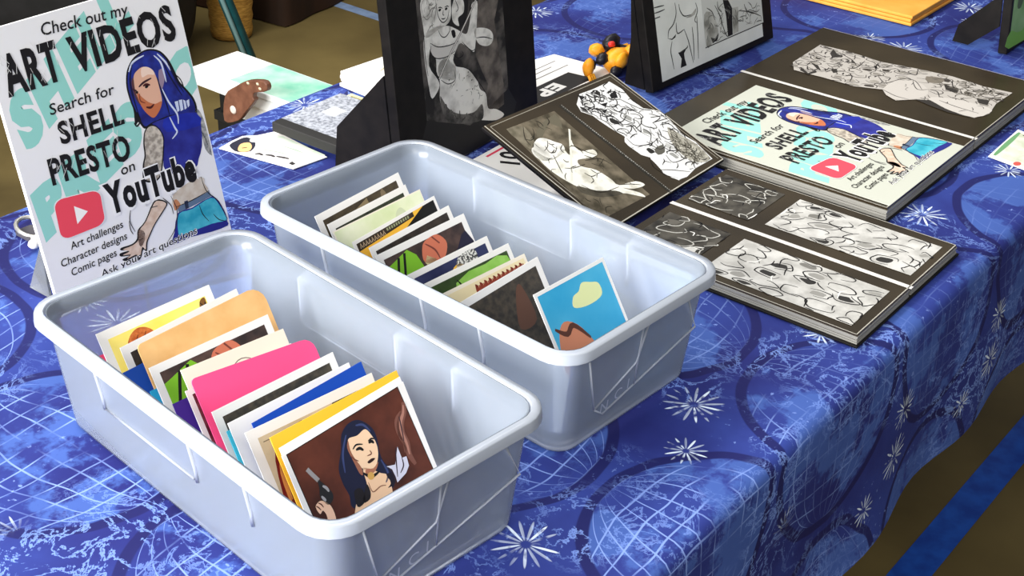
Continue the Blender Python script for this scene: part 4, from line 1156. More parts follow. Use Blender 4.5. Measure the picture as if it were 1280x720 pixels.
# ================================================================== toy robot
tr_ = empty('toy_figure', loc=(1.374, 0.898, 0.001))
tag(tr_, 'small orange and black jointed toy figure lying beside the comic page display', 'toy')
OR = MW((240, 150, 24), (252, 176, 48), 80.0, 0.4)
TB = M((30, 28, 34), 0.4)
def toy(name, c, size, mat, e=(0, 0, 0)):
    from mathutils import Euler
    mb = MB(); mb.blob(c, size, mat, Euler(e), sub=2, jit=0.13); return mb.build(name, tr_)
toy('torso', (0.010, -0.004, 0.016), (0.022, 0.015, 0.015), OR, (0, -0.3, -0.2))
toy('waist', (0.036, 0.004, 0.014), (0.016, 0.012, 0.012), TB)
toy('shoulder', (-0.006, 0.016, 0.028), (0.011, 0.010, 0.008), OR, (0, 0.2, 0.4))
toy('shoulder', (0.028, -0.014, 0.024), (0.011, 0.010, 0.010), OR)
toy('head', (0.012, 0.010, 0.030), (0.009, 0.008, 0.007), TB)
toy('face_plate', (0.010, 0.005, 0.034), (0.006, 0.005, 0.004), M((206, 50, 40), 0.4))
toy('chest_plate', (0.004, -0.016, 0.020), (0.012, 0.005, 0.010), OR, (0, -0.3, -0.2))
toy('collar', (-0.010, 0.004, 0.020), (0.010, 0.008, 0.008), TB)
toy('backpack', (0.026, 0.016, 0.026), (0.016, 0.010, 0.014), TB)
toy('upper_arm', (-0.022, 0.010, 0.014), (0.015, 0.005, 0.005), TB, (0, 0, 0.5))
fa = toy('forearm', (-0.036, 0.006, 0.016), (0.007, 0.007, 0.013), OR)
for i, dx in enumerate((-0.004, 0.0, 0.004)):
    mb = MB(); mb.tube([(-0.036 + dx, 0.002, 0.008), (-0.037 + dx, -0.003, 0.0015)], 0.0022, OR, 6); mb.build('finger', fa)
toy('thigh', (0.050, 0.010, 0.012), (0.014, 0.008, 0.009), OR, (0, 0, 0.3))
toy('hip_plate', (-0.004, -0.014, 0.008), (0.010, 0.006, 0.007), TB)

# ================================================================== tilted portfolio of mermaid art
SLEEVE = MW((44, 36, 24), (64, 54, 38), 9.0, 0.22, 0.5)  # black sleeve; the warm ceiling reflection is put into this brown
EDGE = M((206, 204, 196), 0.4)
GREYP = MW((176, 172, 166), (236, 234, 228), 90.0, lo=0.3, hi=0.6)
TA = .449
p1 = empty('art_portfolio', mat=frame_matrix((1.0, .644, .018), (1, 0, 0), (0, math.cos(TA), math.sin(TA))))
tag(p1, 'black sleeved portfolio tilted up with two ink pictures beside the ART VIDEOS sheet', 'portfolio', 'open art portfolios on the table')
o1 = [(-0.0111,0.1609),(0.2,0.1529),(0.2205,-0.0021),(0.0051,-0.0025)]
mb = MB(); mb.prism([o1[3], o1[2], o1[1], o1[0]], -0.0055, -0.0015, BLK); mb.build('cover', p1, bevel=0.0008)
mb = MB(); mb.prism(shr([o1[3], o1[2], o1[1], o1[0]], 0.012), -0.0014, 0.0, SLEEVE); mb.build('sleeve_page', p1)
mb = MB()
inv1 = p1.matrix_world.inverted()
def wl(p): return inv1 @ Vector((p[0], p[1], p[2] + TZ))
for x0 in (1.15, 1.19):
    y_t, z_t = .644 + 0.15 * math.cos(TA), .018 + 0.15 * math.sin(TA) - 0.0065
    mb = MB(); mb.tube([wl((x0, y_t, z_t)), wl((x0, y_t + 0.012, 0.004))], 0.003, BLK, 8); mb.build('prop', p1)

a = Art()
seam = [(0.0961,0.1431),(0.1137,-0.0025)]
a.poly([(seam[0][0] - 0.0022, seam[0][1]), (seam[0][0] + 0.0022, seam[0][1]), (seam[1][0] + 0.0022, seam[1][1]), (seam[1][0] - 0.0022, seam[1][1])], M((40, 37, 30)))
for i in range(60):
    t = i / 60
    x, y = seam[0][0] + (seam[1][0] - seam[0][0]) * t, seam[0][1] + (seam[1][1] - seam[0][1]) * t
    a.rect(x + 0.001, y, x + 0.0026, y - 0.0016, EDGE)
ip = shr(o1, 0.06)
a.lines([[ip[0], ip[1]], [ip[1], ip[2]], [ip[0], ip[3]]], 0.0008, M((150, 144, 130)), smooth=0, taper=False)  # these pale lines stand in for gloss highlights along the sleeve edges
op = shr(o1, 0.016)
a.lines([[op[1], op[2]], [op[2], op[3]], [op[3], op[0]]], 0.0012, M((190, 186, 172)), smooth=0, taper=False)
a.build('sleeve_seam_and_glints', p1)
a = Art()
C = (600, 100, 4.267)
ql = [(0.0098,0.1458),(0.0829,0.1405),(0.0879,0.0081),(0.0052,0.0116)]
a.poly(ql, MW((62, 56, 42), (120, 110, 92), 60.0, lo=0.35, hi=0.65)); a.up()
a.poly([(0.0098,0.1458),(0.0312,0.1393),(0.0249,0.1192),(0.0125,0.1137),(0.0101,0.1262)], MW((90, 84, 68), (130, 122, 104), 90.0), 2)
a.poly([(0.0399,0.1295),(0.0805,0.1372),(0.0707,0.118),(0.063,0.1304),(0.0372,0.1191)], M((98, 92, 76)), 2)
a.poly([(0.0114,0.1114),(0.0291,0.1201),(0.0392,0.1182),(0.047,0.1087),(0.0518,0.1021),(0.0461,0.0947),(0.0275,0.0923),(0.0116,0.0971)], PALE, 4)
a.poly([(0.0145,0.1128),(0.018,0.1026),(0.0256,0.0932),(0.0463,0.0975),(0.0478,0.0881),(0.0665,0.1024),(0.0629,0.0954),(0.0644,0.0859),(0.079,0.0818),(0.0785,0.0748),(0.0689,0.0736),(0.0576,0.0777),(0.0493,0.0788),(0.0468,0.0714),(0.0586,0.06),(0.0638,0.0431),(0.0653,0.0338),(0.0882,0.0281),(0.094,0.0194),(0.0771,0.0221),(0.066,0.0291),(0.0788,0.0156),(0.0794,0.0082),(0.0635,0.0219),(0.0445,0.0329),(0.0251,0.0484),(0.0176,0.0577),(0.0106,0.0779),(0.0096,0.0953)], MW((190, 186, 170), (236, 234, 222), 60.0, lo=0.3, hi=0.5), 3)
a.up()
a.poly([(0.0204,0.0549),(0.0348,0.0407),(0.0547,0.0306),(0.0584,0.0231),(0.0313,0.0327),(0.017,0.0469)], MW((44, 40, 32), (90, 84, 70), 60.0), 3)
a.lines([[(0.0316,0.1103),(0.0291,0.1015),(0.035,0.0986),(0.0435,0.1032)], [(0.0298,0.0968),(0.023,0.0831),(0.0185,0.0741)], [(0.0268,0.0784),(0.0367,0.0736),(0.053,0.0713)], [(0.0629,0.0954),(0.0685,0.084),(0.0764,0.0744)], [(0.0254,0.0538),(0.0366,0.0369),(0.0631,0.032)], [(0.0653,0.0338),(0.0786,0.0285),(0.0899,0.0215)], [(0.0574,0.0749),(0.076,0.0687),(0.0816,0.0573)], [(0.0302,0.1398),(0.0193,0.1276),(0.0167,0.1174)], [(0.0518,0.1021),(0.0443,0.0985),(0.044,0.0929)]], 0.0011, M((44, 38, 30)))
a.up()
a.line([(0.0777,0.1141),(0.0488,0.0877),(0.0198,0.0622)], 0.0022, M((222, 220, 206)), smooth=0, taper=False)
a.inky(ql, 36, 0.014, 0.0010, M((40, 36, 26)), 31)
a.build('reclining_mermaid_picture', p1)
a = Art()
qr = [(0.1331,0.1453),(0.1856,0.143),(0.2001,0.0055),(0.1412,0.0045)]
BRIGHT = MW((150, 150, 148), (226, 226, 224), 90.0, lo=0.32, hi=0.5)
OUT2 = [(690,8),(760,50),(810,110),(870,150),(960,165),(1010,210),(1080,290),(1150,330),(1240,420),(1150,470),(1120,500),(1060,535),(980,500),(930,420),(860,400),(790,350),(770,300),(700,260),(640,220),(600,190),(540,170),(515,130),(530,75),(600,50)]
a.poly([(0.1856,0.143),(0.1909,0.1274),(0.1871,0.1103),(0.1906,0.0962),(0.2074,0.0839),(0.2073,0.0698),(0.2028,0.0471),(0.2085,0.032),(0.2061,0.0056),(0.1732,0.0065),(0.1593,0.0044),(0.1378,0.0047),(0.129,0.0194),(0.1372,0.039),(0.1269,0.05),(0.1237,0.0664),(0.1312,0.0777),(0.1256,0.0924),(0.1222,0.106),(0.1207,0.1158),(0.1125,0.1255),(0.1166,0.1358),(0.1331,0.1453),(0.1547,0.1434)], M((222, 222, 220))); a.up()
a.cells([(0.1856,0.143),(0.1909,0.1274),(0.1871,0.1103),(0.1906,0.0962),(0.2074,0.0839),(0.2073,0.0698),(0.2028,0.0471),(0.2085,0.032),(0.2061,0.0056),(0.1732,0.0065),(0.1593,0.0044),(0.1378,0.0047),(0.129,0.0194),(0.1372,0.039),(0.1269,0.05),(0.1237,0.0664),(0.1312,0.0777),(0.1256,0.0924),(0.1222,0.106),(0.1207,0.1158),(0.1125,0.1255),(0.1166,0.1358),(0.1331,0.1453),(0.1547,0.1434)], 0.0115, [M((40, 38, 36)), M((150, 150, 146)), M((186, 186, 182))], 3, 900, 1.35, -1.0, 0.4)
a.up()
a.poly([(0.1289,0.0758),(0.1514,0.0743),(0.1622,0.0662),(0.1659,0.0553),(0.1607,0.0487),(0.1487,0.0559),(0.133,0.0574),(0.1237,0.0664)], M((232, 232, 230)), 2)
a.poly([(0.1355,0.0458),(0.1566,0.0401),(0.1632,0.0234),(0.1639,0.0051),(0.1385,0.0053),(0.1311,0.0184),(0.1322,0.0326)], M((232, 232, 230)), 2)
a.up()
a.poly([(0.1947,0.0632),(0.2002,0.0452),(0.206,0.0302),(0.2038,0.0067),(0.1829,0.0108),(0.175,0.0267),(0.179,0.046)], MW((120, 116, 104), (196, 192, 178), 160.0), 2)
a.poly([(0.1674,0.1284),(0.1805,0.1304),(0.1738,0.1209),(0.1647,0.1234)], INK)
a.poly([(0.1439,0.1235),(0.1552,0.1215),(0.1468,0.1176)], INK)
a.poly([(0.1376,0.1157),(0.1466,0.1146),(0.1372,0.1112)], INK)
a.poly([(0.1297,0.1452),(0.136,0.1393),(0.1268,0.1373)], INK)
a.poly([(0.1492,0.0482),(0.1653,0.048),(0.1577,0.0396),(0.1463,0.0406)], M((90, 88, 80)), 2)
a.poly([(0.1331,0.044),(0.1253,0.03),(0.1309,0.0155),(0.1433,0.0035),(0.1287,0.0166),(0.1256,0.0329)], INK, 0)
a.up()
INKL = M((44, 42, 42))
a.lines([[(0.1244,0.1353),(0.1355,0.1334),(0.1349,0.1245),(0.1245,0.1216),(0.1205,0.128)], [(0.1522,0.1414),(0.1537,0.1314),(0.1417,0.1245)], [(0.1737,0.1194),(0.1797,0.1074),(0.188,0.0943)], [(0.1425,0.1058),(0.1372,0.0961),(0.1484,0.0939),(0.1602,0.0977)], [(0.1391,0.0921),(0.1523,0.086),(0.1461,0.0798),(0.1358,0.0786)], [(0.131,0.0748),(0.1323,0.0623),(0.1521,0.0558),(0.1684,0.0572)], [(0.1321,0.0594),(0.1487,0.0559),(0.1558,0.045),(0.1674,0.0455)], [(0.1629,0.075),(0.1644,0.0651),(0.151,0.0563)], [(0.1898,0.0872),(0.1984,0.0771),(0.1816,0.0755)], [(0.1869,0.0823),(0.2055,0.0769)], [(0.1851,0.0754),(0.2063,0.0719)], [(0.1882,0.0694),(0.2021,0.066)], [(0.1788,0.0431),(0.1755,0.0325),(0.1842,0.0253)], [(0.1551,0.0363),(0.1541,0.0248),(0.1723,0.022)], [(0.1294,0.0251),(0.1423,0.0187),(0.1617,0.0062)], [(0.1226,0.1118),(0.1285,0.1001),(0.1271,0.0827)], [(0.15,0.1146),(0.1562,0.1056),(0.1656,0.1075)], [(0.1671,0.0976),(0.1759,0.0905),(0.1681,0.0817),(0.154,0.0791)], [(0.1895,0.0319),(0.1935,0.0239),(0.1857,0.0155)]], 0.0011, INKL)
a.inky([(0.1856,0.143),(0.1909,0.1274),(0.1871,0.1103),(0.1906,0.0962),(0.2074,0.0839),(0.2073,0.0698),(0.2028,0.0471),(0.2085,0.032),(0.2061,0.0056),(0.1732,0.0065),(0.1378,0.0047),(0.129,0.0194),(0.1372,0.039),(0.1269,0.05),(0.1237,0.0664),(0.1312,0.0777),(0.1256,0.0924),(0.1222,0.106),(0.1207,0.1158),(0.1125,0.1255),(0.1166,0.1358),(0.1331,0.1453),(0.1547,0.1434)], 55, 0.012, 0.0010, INKL, 5)
a.inky([(0.1331,0.1453),(0.18,0.1385),(0.1757,0.1154),(0.1256,0.0924),(0.1207,0.1158),(0.1166,0.1358)], 30, 0.010, 0.0016, INKL, 6)
a.inky([(0.1973,0.0651),(0.2002,0.0452),(0.2038,0.0067),(0.1688,0.0087),(0.1693,0.0416)], 60, 0.010, 0.0013, M((84, 80, 70)), 8)
a.build('figures_picture', p1)

# ================================================================== flat portfolios
def flat_portfolio(O, W_, D_, th, label, seam_x, pages_label=None):
    root = empty('art_portfolio', mat=frame_matrix(O, (1, 0, 0), (0, 1, 0)))
    tag(root, label, 'portfolio', 'open art portfolios on the table')
    mb = MB(); mb.box((0, 0, 0), (W_, D_, 0.002), BLK); mb.build('cover', root, bevel=0.0006)
    layers = 5
    for side, (xa, xb) in enumerate(((0.003, seam_x - 0.002), (seam_x + 0.002, W_ - 0.003))):
        mb = MB()
        for i in range(layers):
            z0 = 0.0022 + (th - 0.0022) * i / layers
            z1 = 0.0022 + (th - 0.0022) * (i + 0.82) / layers
            j = 0.0012 * ((i * 37) % 5) / 4
            mb.box((xa + j, 0.002 + j, z0), (xb - j, D_ - 0.002 - j, z1), SLEEVE if i == layers - 1 else M((150, 148, 140), 0.35))
        mb.build('sleeve_pages', root)
    a = Art()
    a.rect(seam_x - 0.0035, 0.001, seam_x + 0.0025, D_ - 0.001, M((224, 220, 214), 0.35))
    a.lines([[(0.004, 0.004), (W_ - 0.004, 0.004)], [(W_ - 0.004, 0.004), (W_ - 0.004, D_ - 0.004)], [(0.004, 0.004), (0.004, D_ - 0.004)]], 0.001, M((180, 176, 164)), smooth=0, taper=False)  # border lines are gloss highlights of the sleeve drawn as pale colour
    a.build('sleeve_seam_and_glints', root, th)
    return root
P2O = (1.228, .457, .001)
p2 = flat_portfolio(P2O, 0.449, 0.304, 0.0155, 'open black portfolio holding the small ART VIDEOS sheet and a cracked ink picture', 0.232)
SHW, SHH = 0.192, 0.262
mb = MB(); mb.box((0, 0, 0), (SHW, SHH, 0.0005), M((206, 208, 194), 0.3, 0.5))
sheet = mb.build('poster_sheet', p2)
sheet.location = (0.009, 0.003, 0.0157)
poster_art(Art(lambda p: (p[0] * SHW / SW, p[1] * SHH / SH))).build('printed_artwork', sheet, 0.0005)
a = Art()
BR2 = MW((110, 104, 96), (190, 184, 176), 70.0, lo=0.32, hi=0.55)
a.poly([(0.3821,0.2728),(0.3848,0.2354),(0.3798,0.1847),(0.3891,0.1419),(0.3946,0.0984),(0.3894,0.0571),(0.3937,0.0219),(0.3464,0.0238),(0.3119,0.0183),(0.287,0.0268),(0.2882,0.0538),(0.2943,0.0807),(0.2945,0.1),(0.2734,0.1182),(0.2946,0.1448),(0.2806,0.1753),(0.2807,0.1957),(0.2809,0.2163),(0.2792,0.2392),(0.2788,0.2556),(0.3014,0.2692)], M((186, 180, 172))); a.up()
a.cells([(0.3821,0.2728),(0.3848,0.2354),(0.3798,0.1847),(0.3891,0.1419),(0.3946,0.0984),(0.3894,0.0571),(0.3937,0.0219),(0.3464,0.0238),(0.3119,0.0183),(0.287,0.0268),(0.2882,0.0538),(0.2943,0.0807),(0.2945,0.1),(0.2734,0.1182),(0.2946,0.1448),(0.2806,0.1753),(0.2807,0.1957),(0.2809,0.2163),(0.2792,0.2392),(0.2788,0.2556),(0.3014,0.2692)], 0.0120, [M((64, 58, 52)), M((140, 134, 126)), M((156, 150, 140))], 9, 1200, 1.4, -1.3, 0.45, M((58, 52, 48)))
a.up()
a.poly([(0.2946,0.1448),(0.3308,0.1445),(0.3475,0.1263),(0.333,0.103),(0.3064,0.097),(0.2873,0.1079),(0.2748,0.1216)], M((196, 190, 182)), 2)
a.poly([(0.3035,0.0902),(0.3191,0.0831),(0.3274,0.0593),(0.3279,0.0246),(0.3132,0.0188),(0.2883,0.0273),(0.2882,0.0538)], M((200, 194, 186)), 2)
a.up()
a.poly([(0.3793,0.2527),(0.3678,0.2423),(0.3629,0.2307),(0.3497,0.2393),(0.3619,0.2485)], M((48, 44, 40)))
a.poly([(0.3166,0.2528),(0.313,0.2403),(0.2989,0.2285),(0.3019,0.2361)], M((48, 44, 40)))
a.poly([(0.2921,0.252),(0.281,0.2372),(0.2933,0.2346),(0.2905,0.2302),(0.2764,0.2348),(0.2825,0.2494)], M((48, 44, 40)))
a.poly([(0.3107,0.2211),(0.3188,0.2177),(0.3083,0.2109),(0.3025,0.214)], M((48, 44, 40)))
a.poly([(0.3784,0.214),(0.3844,0.2121),(0.3765,0.2071)], M((48, 44, 40)))
a.poly([(0.2927,0.102),(0.3021,0.0868),(0.2864,0.0557),(0.2858,0.0263),(0.2815,0.0563),(0.2862,0.0799)], M((48, 44, 40)))
a.poly([(0.3629,0.0963),(0.3588,0.075),(0.3435,0.0715),(0.3477,0.0871)], M((48, 44, 40)))
a.poly([(0.3466,0.0482),(0.3509,0.0336),(0.3346,0.0299),(0.3339,0.0404)], M((48, 44, 40)))
a.poly([(0.372,0.1229),(0.3801,0.1036),(0.3644,0.0997),(0.3546,0.1124)], M((120, 112, 100)), 2)
a.up()
a.lines([[(0.3519,0.265),(0.3455,0.2494),(0.3513,0.2431)], [(0.3733,0.242),(0.3599,0.2171),(0.3462,0.2044)], [(0.3265,0.2366),(0.3307,0.2267),(0.3433,0.224)], [(0.3317,0.2092),(0.3393,0.201),(0.3679,0.203)], [(0.3466,0.1986),(0.3545,0.1846),(0.3724,0.1872)], [(0.3737,0.1967),(0.3621,0.1764),(0.3822,0.171)], [(0.3517,0.1715),(0.37,0.1625),(0.3633,0.1536)], [(0.3308,0.1676),(0.3162,0.1521),(0.329,0.1465)], [(0.329,0.1465),(0.3464,0.1401),(0.3475,0.1263),(0.3275,0.109)], [(0.3687,0.1531),(0.3661,0.1346),(0.382,0.1388)], [(0.3403,0.1259),(0.3239,0.113),(0.333,0.103)], [(0.333,0.103),(0.3337,0.0922),(0.3191,0.0831)], [(0.3807,0.0925),(0.361,0.0829),(0.3625,0.071)], [(0.3693,0.0738),(0.3631,0.0603),(0.3772,0.055)], [(0.3723,0.0503),(0.3679,0.0349),(0.3802,0.0316)], [(0.3093,0.079),(0.3044,0.0552),(0.3031,0.028)], [(0.3061,0.1995),(0.3084,0.1918),(0.29,0.1857)], [(0.2946,0.1448),(0.2861,0.124),(0.2873,0.1079)], [(0.3726,0.1117),(0.3804,0.0981),(0.3737,0.0896)], [(0.2984,0.2615),(0.3026,0.2515),(0.3166,0.2528)]], 0.0014, M((50, 46, 44)))
a.inky([(0.3821,0.2728),(0.3848,0.2354),(0.3798,0.1847),(0.3891,0.1419),(0.3946,0.0984),(0.3894,0.0571),(0.3937,0.0219),(0.3464,0.0238),(0.287,0.0268),(0.2882,0.0538),(0.2943,0.0807),(0.2945,0.1),(0.2734,0.1182),(0.2946,0.1448),(0.2806,0.1753),(0.2807,0.1957),(0.2809,0.2163),(0.2792,0.2392),(0.2788,0.2556),(0.3014,0.2692)], 50, 0.012, 0.0010, M((70, 66, 62)), 21)
a.inky([(0.3777,0.1168),(0.3911,0.0969),(0.3907,0.0221),(0.3464,0.0238),(0.3405,0.0647),(0.352,0.1029)], 60, 0.012, 0.0018, M((110, 104, 94)), 22)
a.inky([(0.3067,0.269),(0.3721,0.2661),(0.3762,0.183),(0.321,0.1572),(0.2906,0.2006),(0.2864,0.2581)], 50, 0.010, 0.0018, M((60, 56, 54)), 23)
a.build('ink_figures_picture', p2, 0.0156)

P3O = (.992, .374, .001)
p3 = flat_portfolio(P3O, 0.222, 0.262, 0.0115, 'open black portfolio with small ink pictures at the table edge below the tilted one', 0.112)
rr3 = random.Random(11)
def small_ink(name, x0, y0, x1, y1, dark):
    a = Art()
    a.rect(x0, y0, x1, y1, MW((34, 31, 27), (84, 80, 72), 60.0) if dark else MW((176, 174, 168), (212, 210, 204), 60.0)); a.up()
    w, h = x1 - x0, y1 - y0
    a.cells([(x0 + 0.001, y0 + 0.001), (x1 - 0.001, y0 + 0.001), (x1 - 0.001, y1 - 0.001), (x0 + 0.001, y1 - 0.001)], 0.0135, [M((66, 62, 56)), M((96, 92, 84)), M((206, 204, 198))] if dark else [M((120, 118, 112)), M((150, 148, 142)), M((48, 46, 44))], rr3.randint(1, 99), 500, 1.7, rr3.uniform(-1.6, -1.0), 0.4, M((190, 188, 180)) if dark else None)
    a.up()
    for _ in range(16):
        x, y = x0 + w * rr3.random(), y0 + h * rr3.random()
        an, l = rr3.uniform(0, 6.28), rr3.uniform(0.006, 0.02)
        p = [(x, y), (x + l * 0.5 * math.cos(an) + 0.002, y + l * 0.5 * math.sin(an)), (x + l * math.cos(an + 0.4), y + l * math.sin(an + 0.4))]
        p = [(min(max(q[0], x0), x1), min(max(q[1], y0), y1)) for q in p]
        a.line(p, 0.0014, INK if rr3.random() < 0.75 else M((236, 234, 228)))
    a.build(name, p3, 0.0116)
small_ink('crowd_picture', 0.132, 0.012, 0.205, 0.165, False)
small_ink('ornate_picture', 0.128, 0.182, 0.205, 0.252, True)
small_ink('battle_picture', 0.014, 0.014, 0.092, 0.165, False)
small_ink('night_picture', 0.014, 0.180, 0.092, 0.250, True)

# ================================================================== papers on the table
def sheet_of_paper(name, pts, z, th, mat, label, cat, group=None, curl=0.0):
    O = pts[0]
    mb = MB(); mb.prism([(p[0] - O[0], p[1] - O[1]) for p in pts], 0.0, th, mat)
    o = mb.build(name, mtx=Matrix.Translation((O[0], O[1], TZ + z)))
    tag(o, label, cat, group)
    return o, (lambda p: (p[0] - O[0], p[1] - O[1]))
f1p = [(1.222, 0.893), (1.385, 0.895), (1.378, 0.985), (1.232, 1.015)]
fl, off = sheet_of_paper('newsprint_flyer', f1p, 0.001, 0.0012, PAPER, 'white flyer with black headline beside the right edge of the mermaid display', 'flyer')
a = Art(off)
a.poly([(1.235, 0.900), (1.345, 0.900), (1.34, 0.935), (1.24, 0.935)], M((36, 34, 34))); a.up()
a.text('EP', (1.300, 0.928), (1.255, 0.926), 0.020, M((236, 234, 230)), 0.05)
a.lines([[(1.26, 0.95), (1.36, 0.95)], [(1.26, 0.96), (1.34, 0.961)], [(1.28, 0.97), (1.36, 0.97)]], 0.002, M((130, 128, 124)), smooth=0, taper=False)
a.build('print', fl, 0.0012)
f2p = [(1.045, 0.725), (1.222, 0.740), (1.214, 0.868), (1.066, 0.862)]
fl, off = sheet_of_paper('numbered_flyer', f2p, 0.001, 0.001, PAPER, 'white flyer numbered 10 under the tilted portfolio', 'flyer')
a = Art(off)
a.text('10', (1.088, 0.815), (1.112, 0.835), 0.022, INK, 0.03, 0.2)
a.lines([[(1.082, 0.77), (1.095, 0.785), (1.105, 0.79)], [(1.088, 0.765), (1.10, 0.772)]], 0.004, INK)
a.line([(1.08, 0.855), (1.14, 0.858)], 0.004, M((226, 60, 90)), smooth=0)
a.line([(1.068, 0.74), (1.085, 0.745), (1.10, 0.752)], 0.006, M((110, 150, 200)))
a.lines([[(1.12, 0.80), (1.17, 0.83)], [(1.12, 0.785), (1.18, 0.82)]], 0.003, INK, smooth=0)
a.build('print', fl, 0.001)

# flyer with a cartoon
cf = [(0.9037,1.0841),(0.9207,0.9876),(0.9655,0.9823),(0.974,1.0598),(0.9753,1.0713),(0.9543,1.0783),(0.9417,1.089),(0.9255,1.0879)]
fl, off = sheet_of_paper('cartoon_flyer', cf, 0.001, 0.0009, PAPER, 'pale flyer with a cartoon face lying by the grey booklet at the table edge', 'flyer')
a = Art(off)
K = (260, 120, 6.547)
a.poly([(0.9305,1.0539),(0.9542,1.0658),(0.9712,1.0567),(0.9675,0.9872),(0.9421,0.9857),(0.9386,1.0078),(0.9324,1.0332)], MW((206, 226, 206), (236, 240, 226), 50.0)); a.up()
a.poly([(0.9176,1.0823),(0.9304,1.0848),(0.943,1.0829),(0.9383,1.0642),(0.9207,1.053),(0.9101,1.0625),(0.9121,1.0743)], M((34, 34, 52)), 3)
a.up()
a.poly([(0.9147,1.0666),(0.9266,1.0747),(0.9349,1.0703),(0.9291,1.0601),(0.9194,1.0545),(0.9127,1.0596)], M((240, 190, 130)), 3)
a.disc([(0.9453,1.0708)][0], 0.008, 0.006, M((226, 226, 220)))
a.up()
a.lines([[(0.9199,1.0656),(0.9245,1.0629)]], 0.002, INK, smooth=0)
a.lines([[(0.9185,1.0439),(0.9224,1.0414),(0.922,1.0354)], [(0.9246,1.0344),(0.9281,1.0286),(0.9273,1.0231)], [(0.9299,1.023),(0.9325,1.0164),(0.9347,1.0085)]], 0.004, M((60, 54, 54)))
a.poly([(0.9264,1.0009),(0.9322,1.0013),(0.9305,0.9941),(0.9259,0.9948)], M((50, 46, 46)))
a.lines([[(0.9301,1.0497),(0.938,1.0315),(0.9407,1.0193)], [(0.9524,1.0391),(0.9546,1.0225),(0.9551,1.008)]], 0.0014, M((150, 176, 150)))
a.build('print', fl, 0.0009)

# grey booklet with black spine lying on a cream booklet
gb = [(1.083,1.0851),(1.0845,1.0519),(1.0792,1.0267),(1.0444,1.0212),(1.0586,1.0664)]
root = empty('cream_booklet', loc=(1.040, 1.03, 0.001))
tag(root, 'cream booklet peeking out from under the grey textured book', 'booklet')
mb = MB(); mb.box((-0.055, -0.035, 0.0), (0.062, 0.047, 0.006), M((226, 224, 170))); mb.build('cover', root, bevel=0.0006)
mb = MB(); mb.box((-0.053, -0.033, 0.0063), (0.055, 0.040, 0.0066), M((150, 140, 60))); mb.build('title_strip', root)
bk = empty('grey_book', mat=frame_matrix((0.970, 0.967, 0.0078), (1, 0.02, 0), (-0.02, 1, 0)))
tag(bk, 'grey textured book with a thick black spine beside the mermaid display', 'book')
GT = MW((120, 124, 134), (190, 194, 204), 260.0, 0.6, lo=0.35, hi=0.6)
mb = MB(); mb.box((0.0, 0.0, 0.0), (0.105, 0.098, 0.008), M((206, 204, 198))); mb.build('pages', bk)
mb = MB(); mb.box((0.012, -0.001, 0.008), (0.107, 0.099, 0.010), GT); mb.build('cover', bk)
mb = MB(); mb.box((-0.003, -0.001, -0.001), (0.0118, 0.099, 0.0105), M((40, 39, 38), 0.5)); mb.build('spine', bk, bevel=0.001)
a = Art(); a.rect(0.052, 0.058, 0.074, 0.078, M((214, 216, 222))); a.build('title_label', bk, 0.010)

# stack of white booklets at the back edge
wp = [(1.1635,1.1623),(1.2348,1.1502),(1.165,1.0574),(1.129,1.0528)]
root_pts = [(1.128, 1.075), (1.205, 1.075), (1.205, 1.112), (1.128, 1.112)]
for i in range(4):
    t = empty('white_booklet', loc=(1.150 + 0.002 * ((i * 3) % 4 - 1), 1.045 + 0.0015 * ((i * 5) % 3 - 1), 0.001 + i * 0.0048), rz=math.radians(-4 + 1.2 * ((i * 7) % 3)))
    names = ['white booklet at the bottom of the stack behind the grey book', 'white booklet second from the bottom of the stack at the back edge', 'white booklet third from the bottom of the stack at the back edge', 'white booklet on top of the stack at the back edge of the cloth']
    tag(t, names[i], 'booklet', 'white booklets stacked at the back edge of the table')
    mb = MB(); mb.box((-0.034, -0.055, 0.0), (0.05, 0.067, 0.0044), PAPER); mb.build('pages', t, bevel=0.0007)
    if i == 3:
        a = Art(); a.line([(0.0, 0.034), (0.02, 0.04), (0.034, 0.03)], 0.003, M((190, 180, 150))); a.build('cover_mark', t, 0.0045)

# orange envelopes at the far right
OE = MW((240, 168, 64), (250, 182, 82), 30.0, 0.6)
for i, nm in enumerate(('large orange envelope at the bottom of the stack of three', 'large orange envelope in the middle of the stack of three', 'large orange envelope with a grey sticker on top of the stack')):
    t = empty('orange_envelope', loc=(1.802 + 0.0015 * i, 0.688 + 0.001 * ((i * 2) % 3), 0.001 + i * 0.0046))
    tag(t, nm, 'envelope', 'large orange envelopes stacked by the green picture')
    mb = MB(); mb.box((0, 0, 0), (0.229, 0.305, 0.0042), OE); mb.build('pouch', t, bevel=0.0012)
    mb = MB(); mb.prism([(0.002, 0.303), (0.227, 0.303), (0.205, 0.262), (0.024, 0.262)], 0.0043, 0.0045, OE); mb.build('flap', t)
    if i == 2:
        a = Art(); a.disc((0.055, 0.105), 0.03, 0.022, MW((120, 120, 120), (190, 190, 186), 200.0)); a.build('sticker', t, 0.0043)

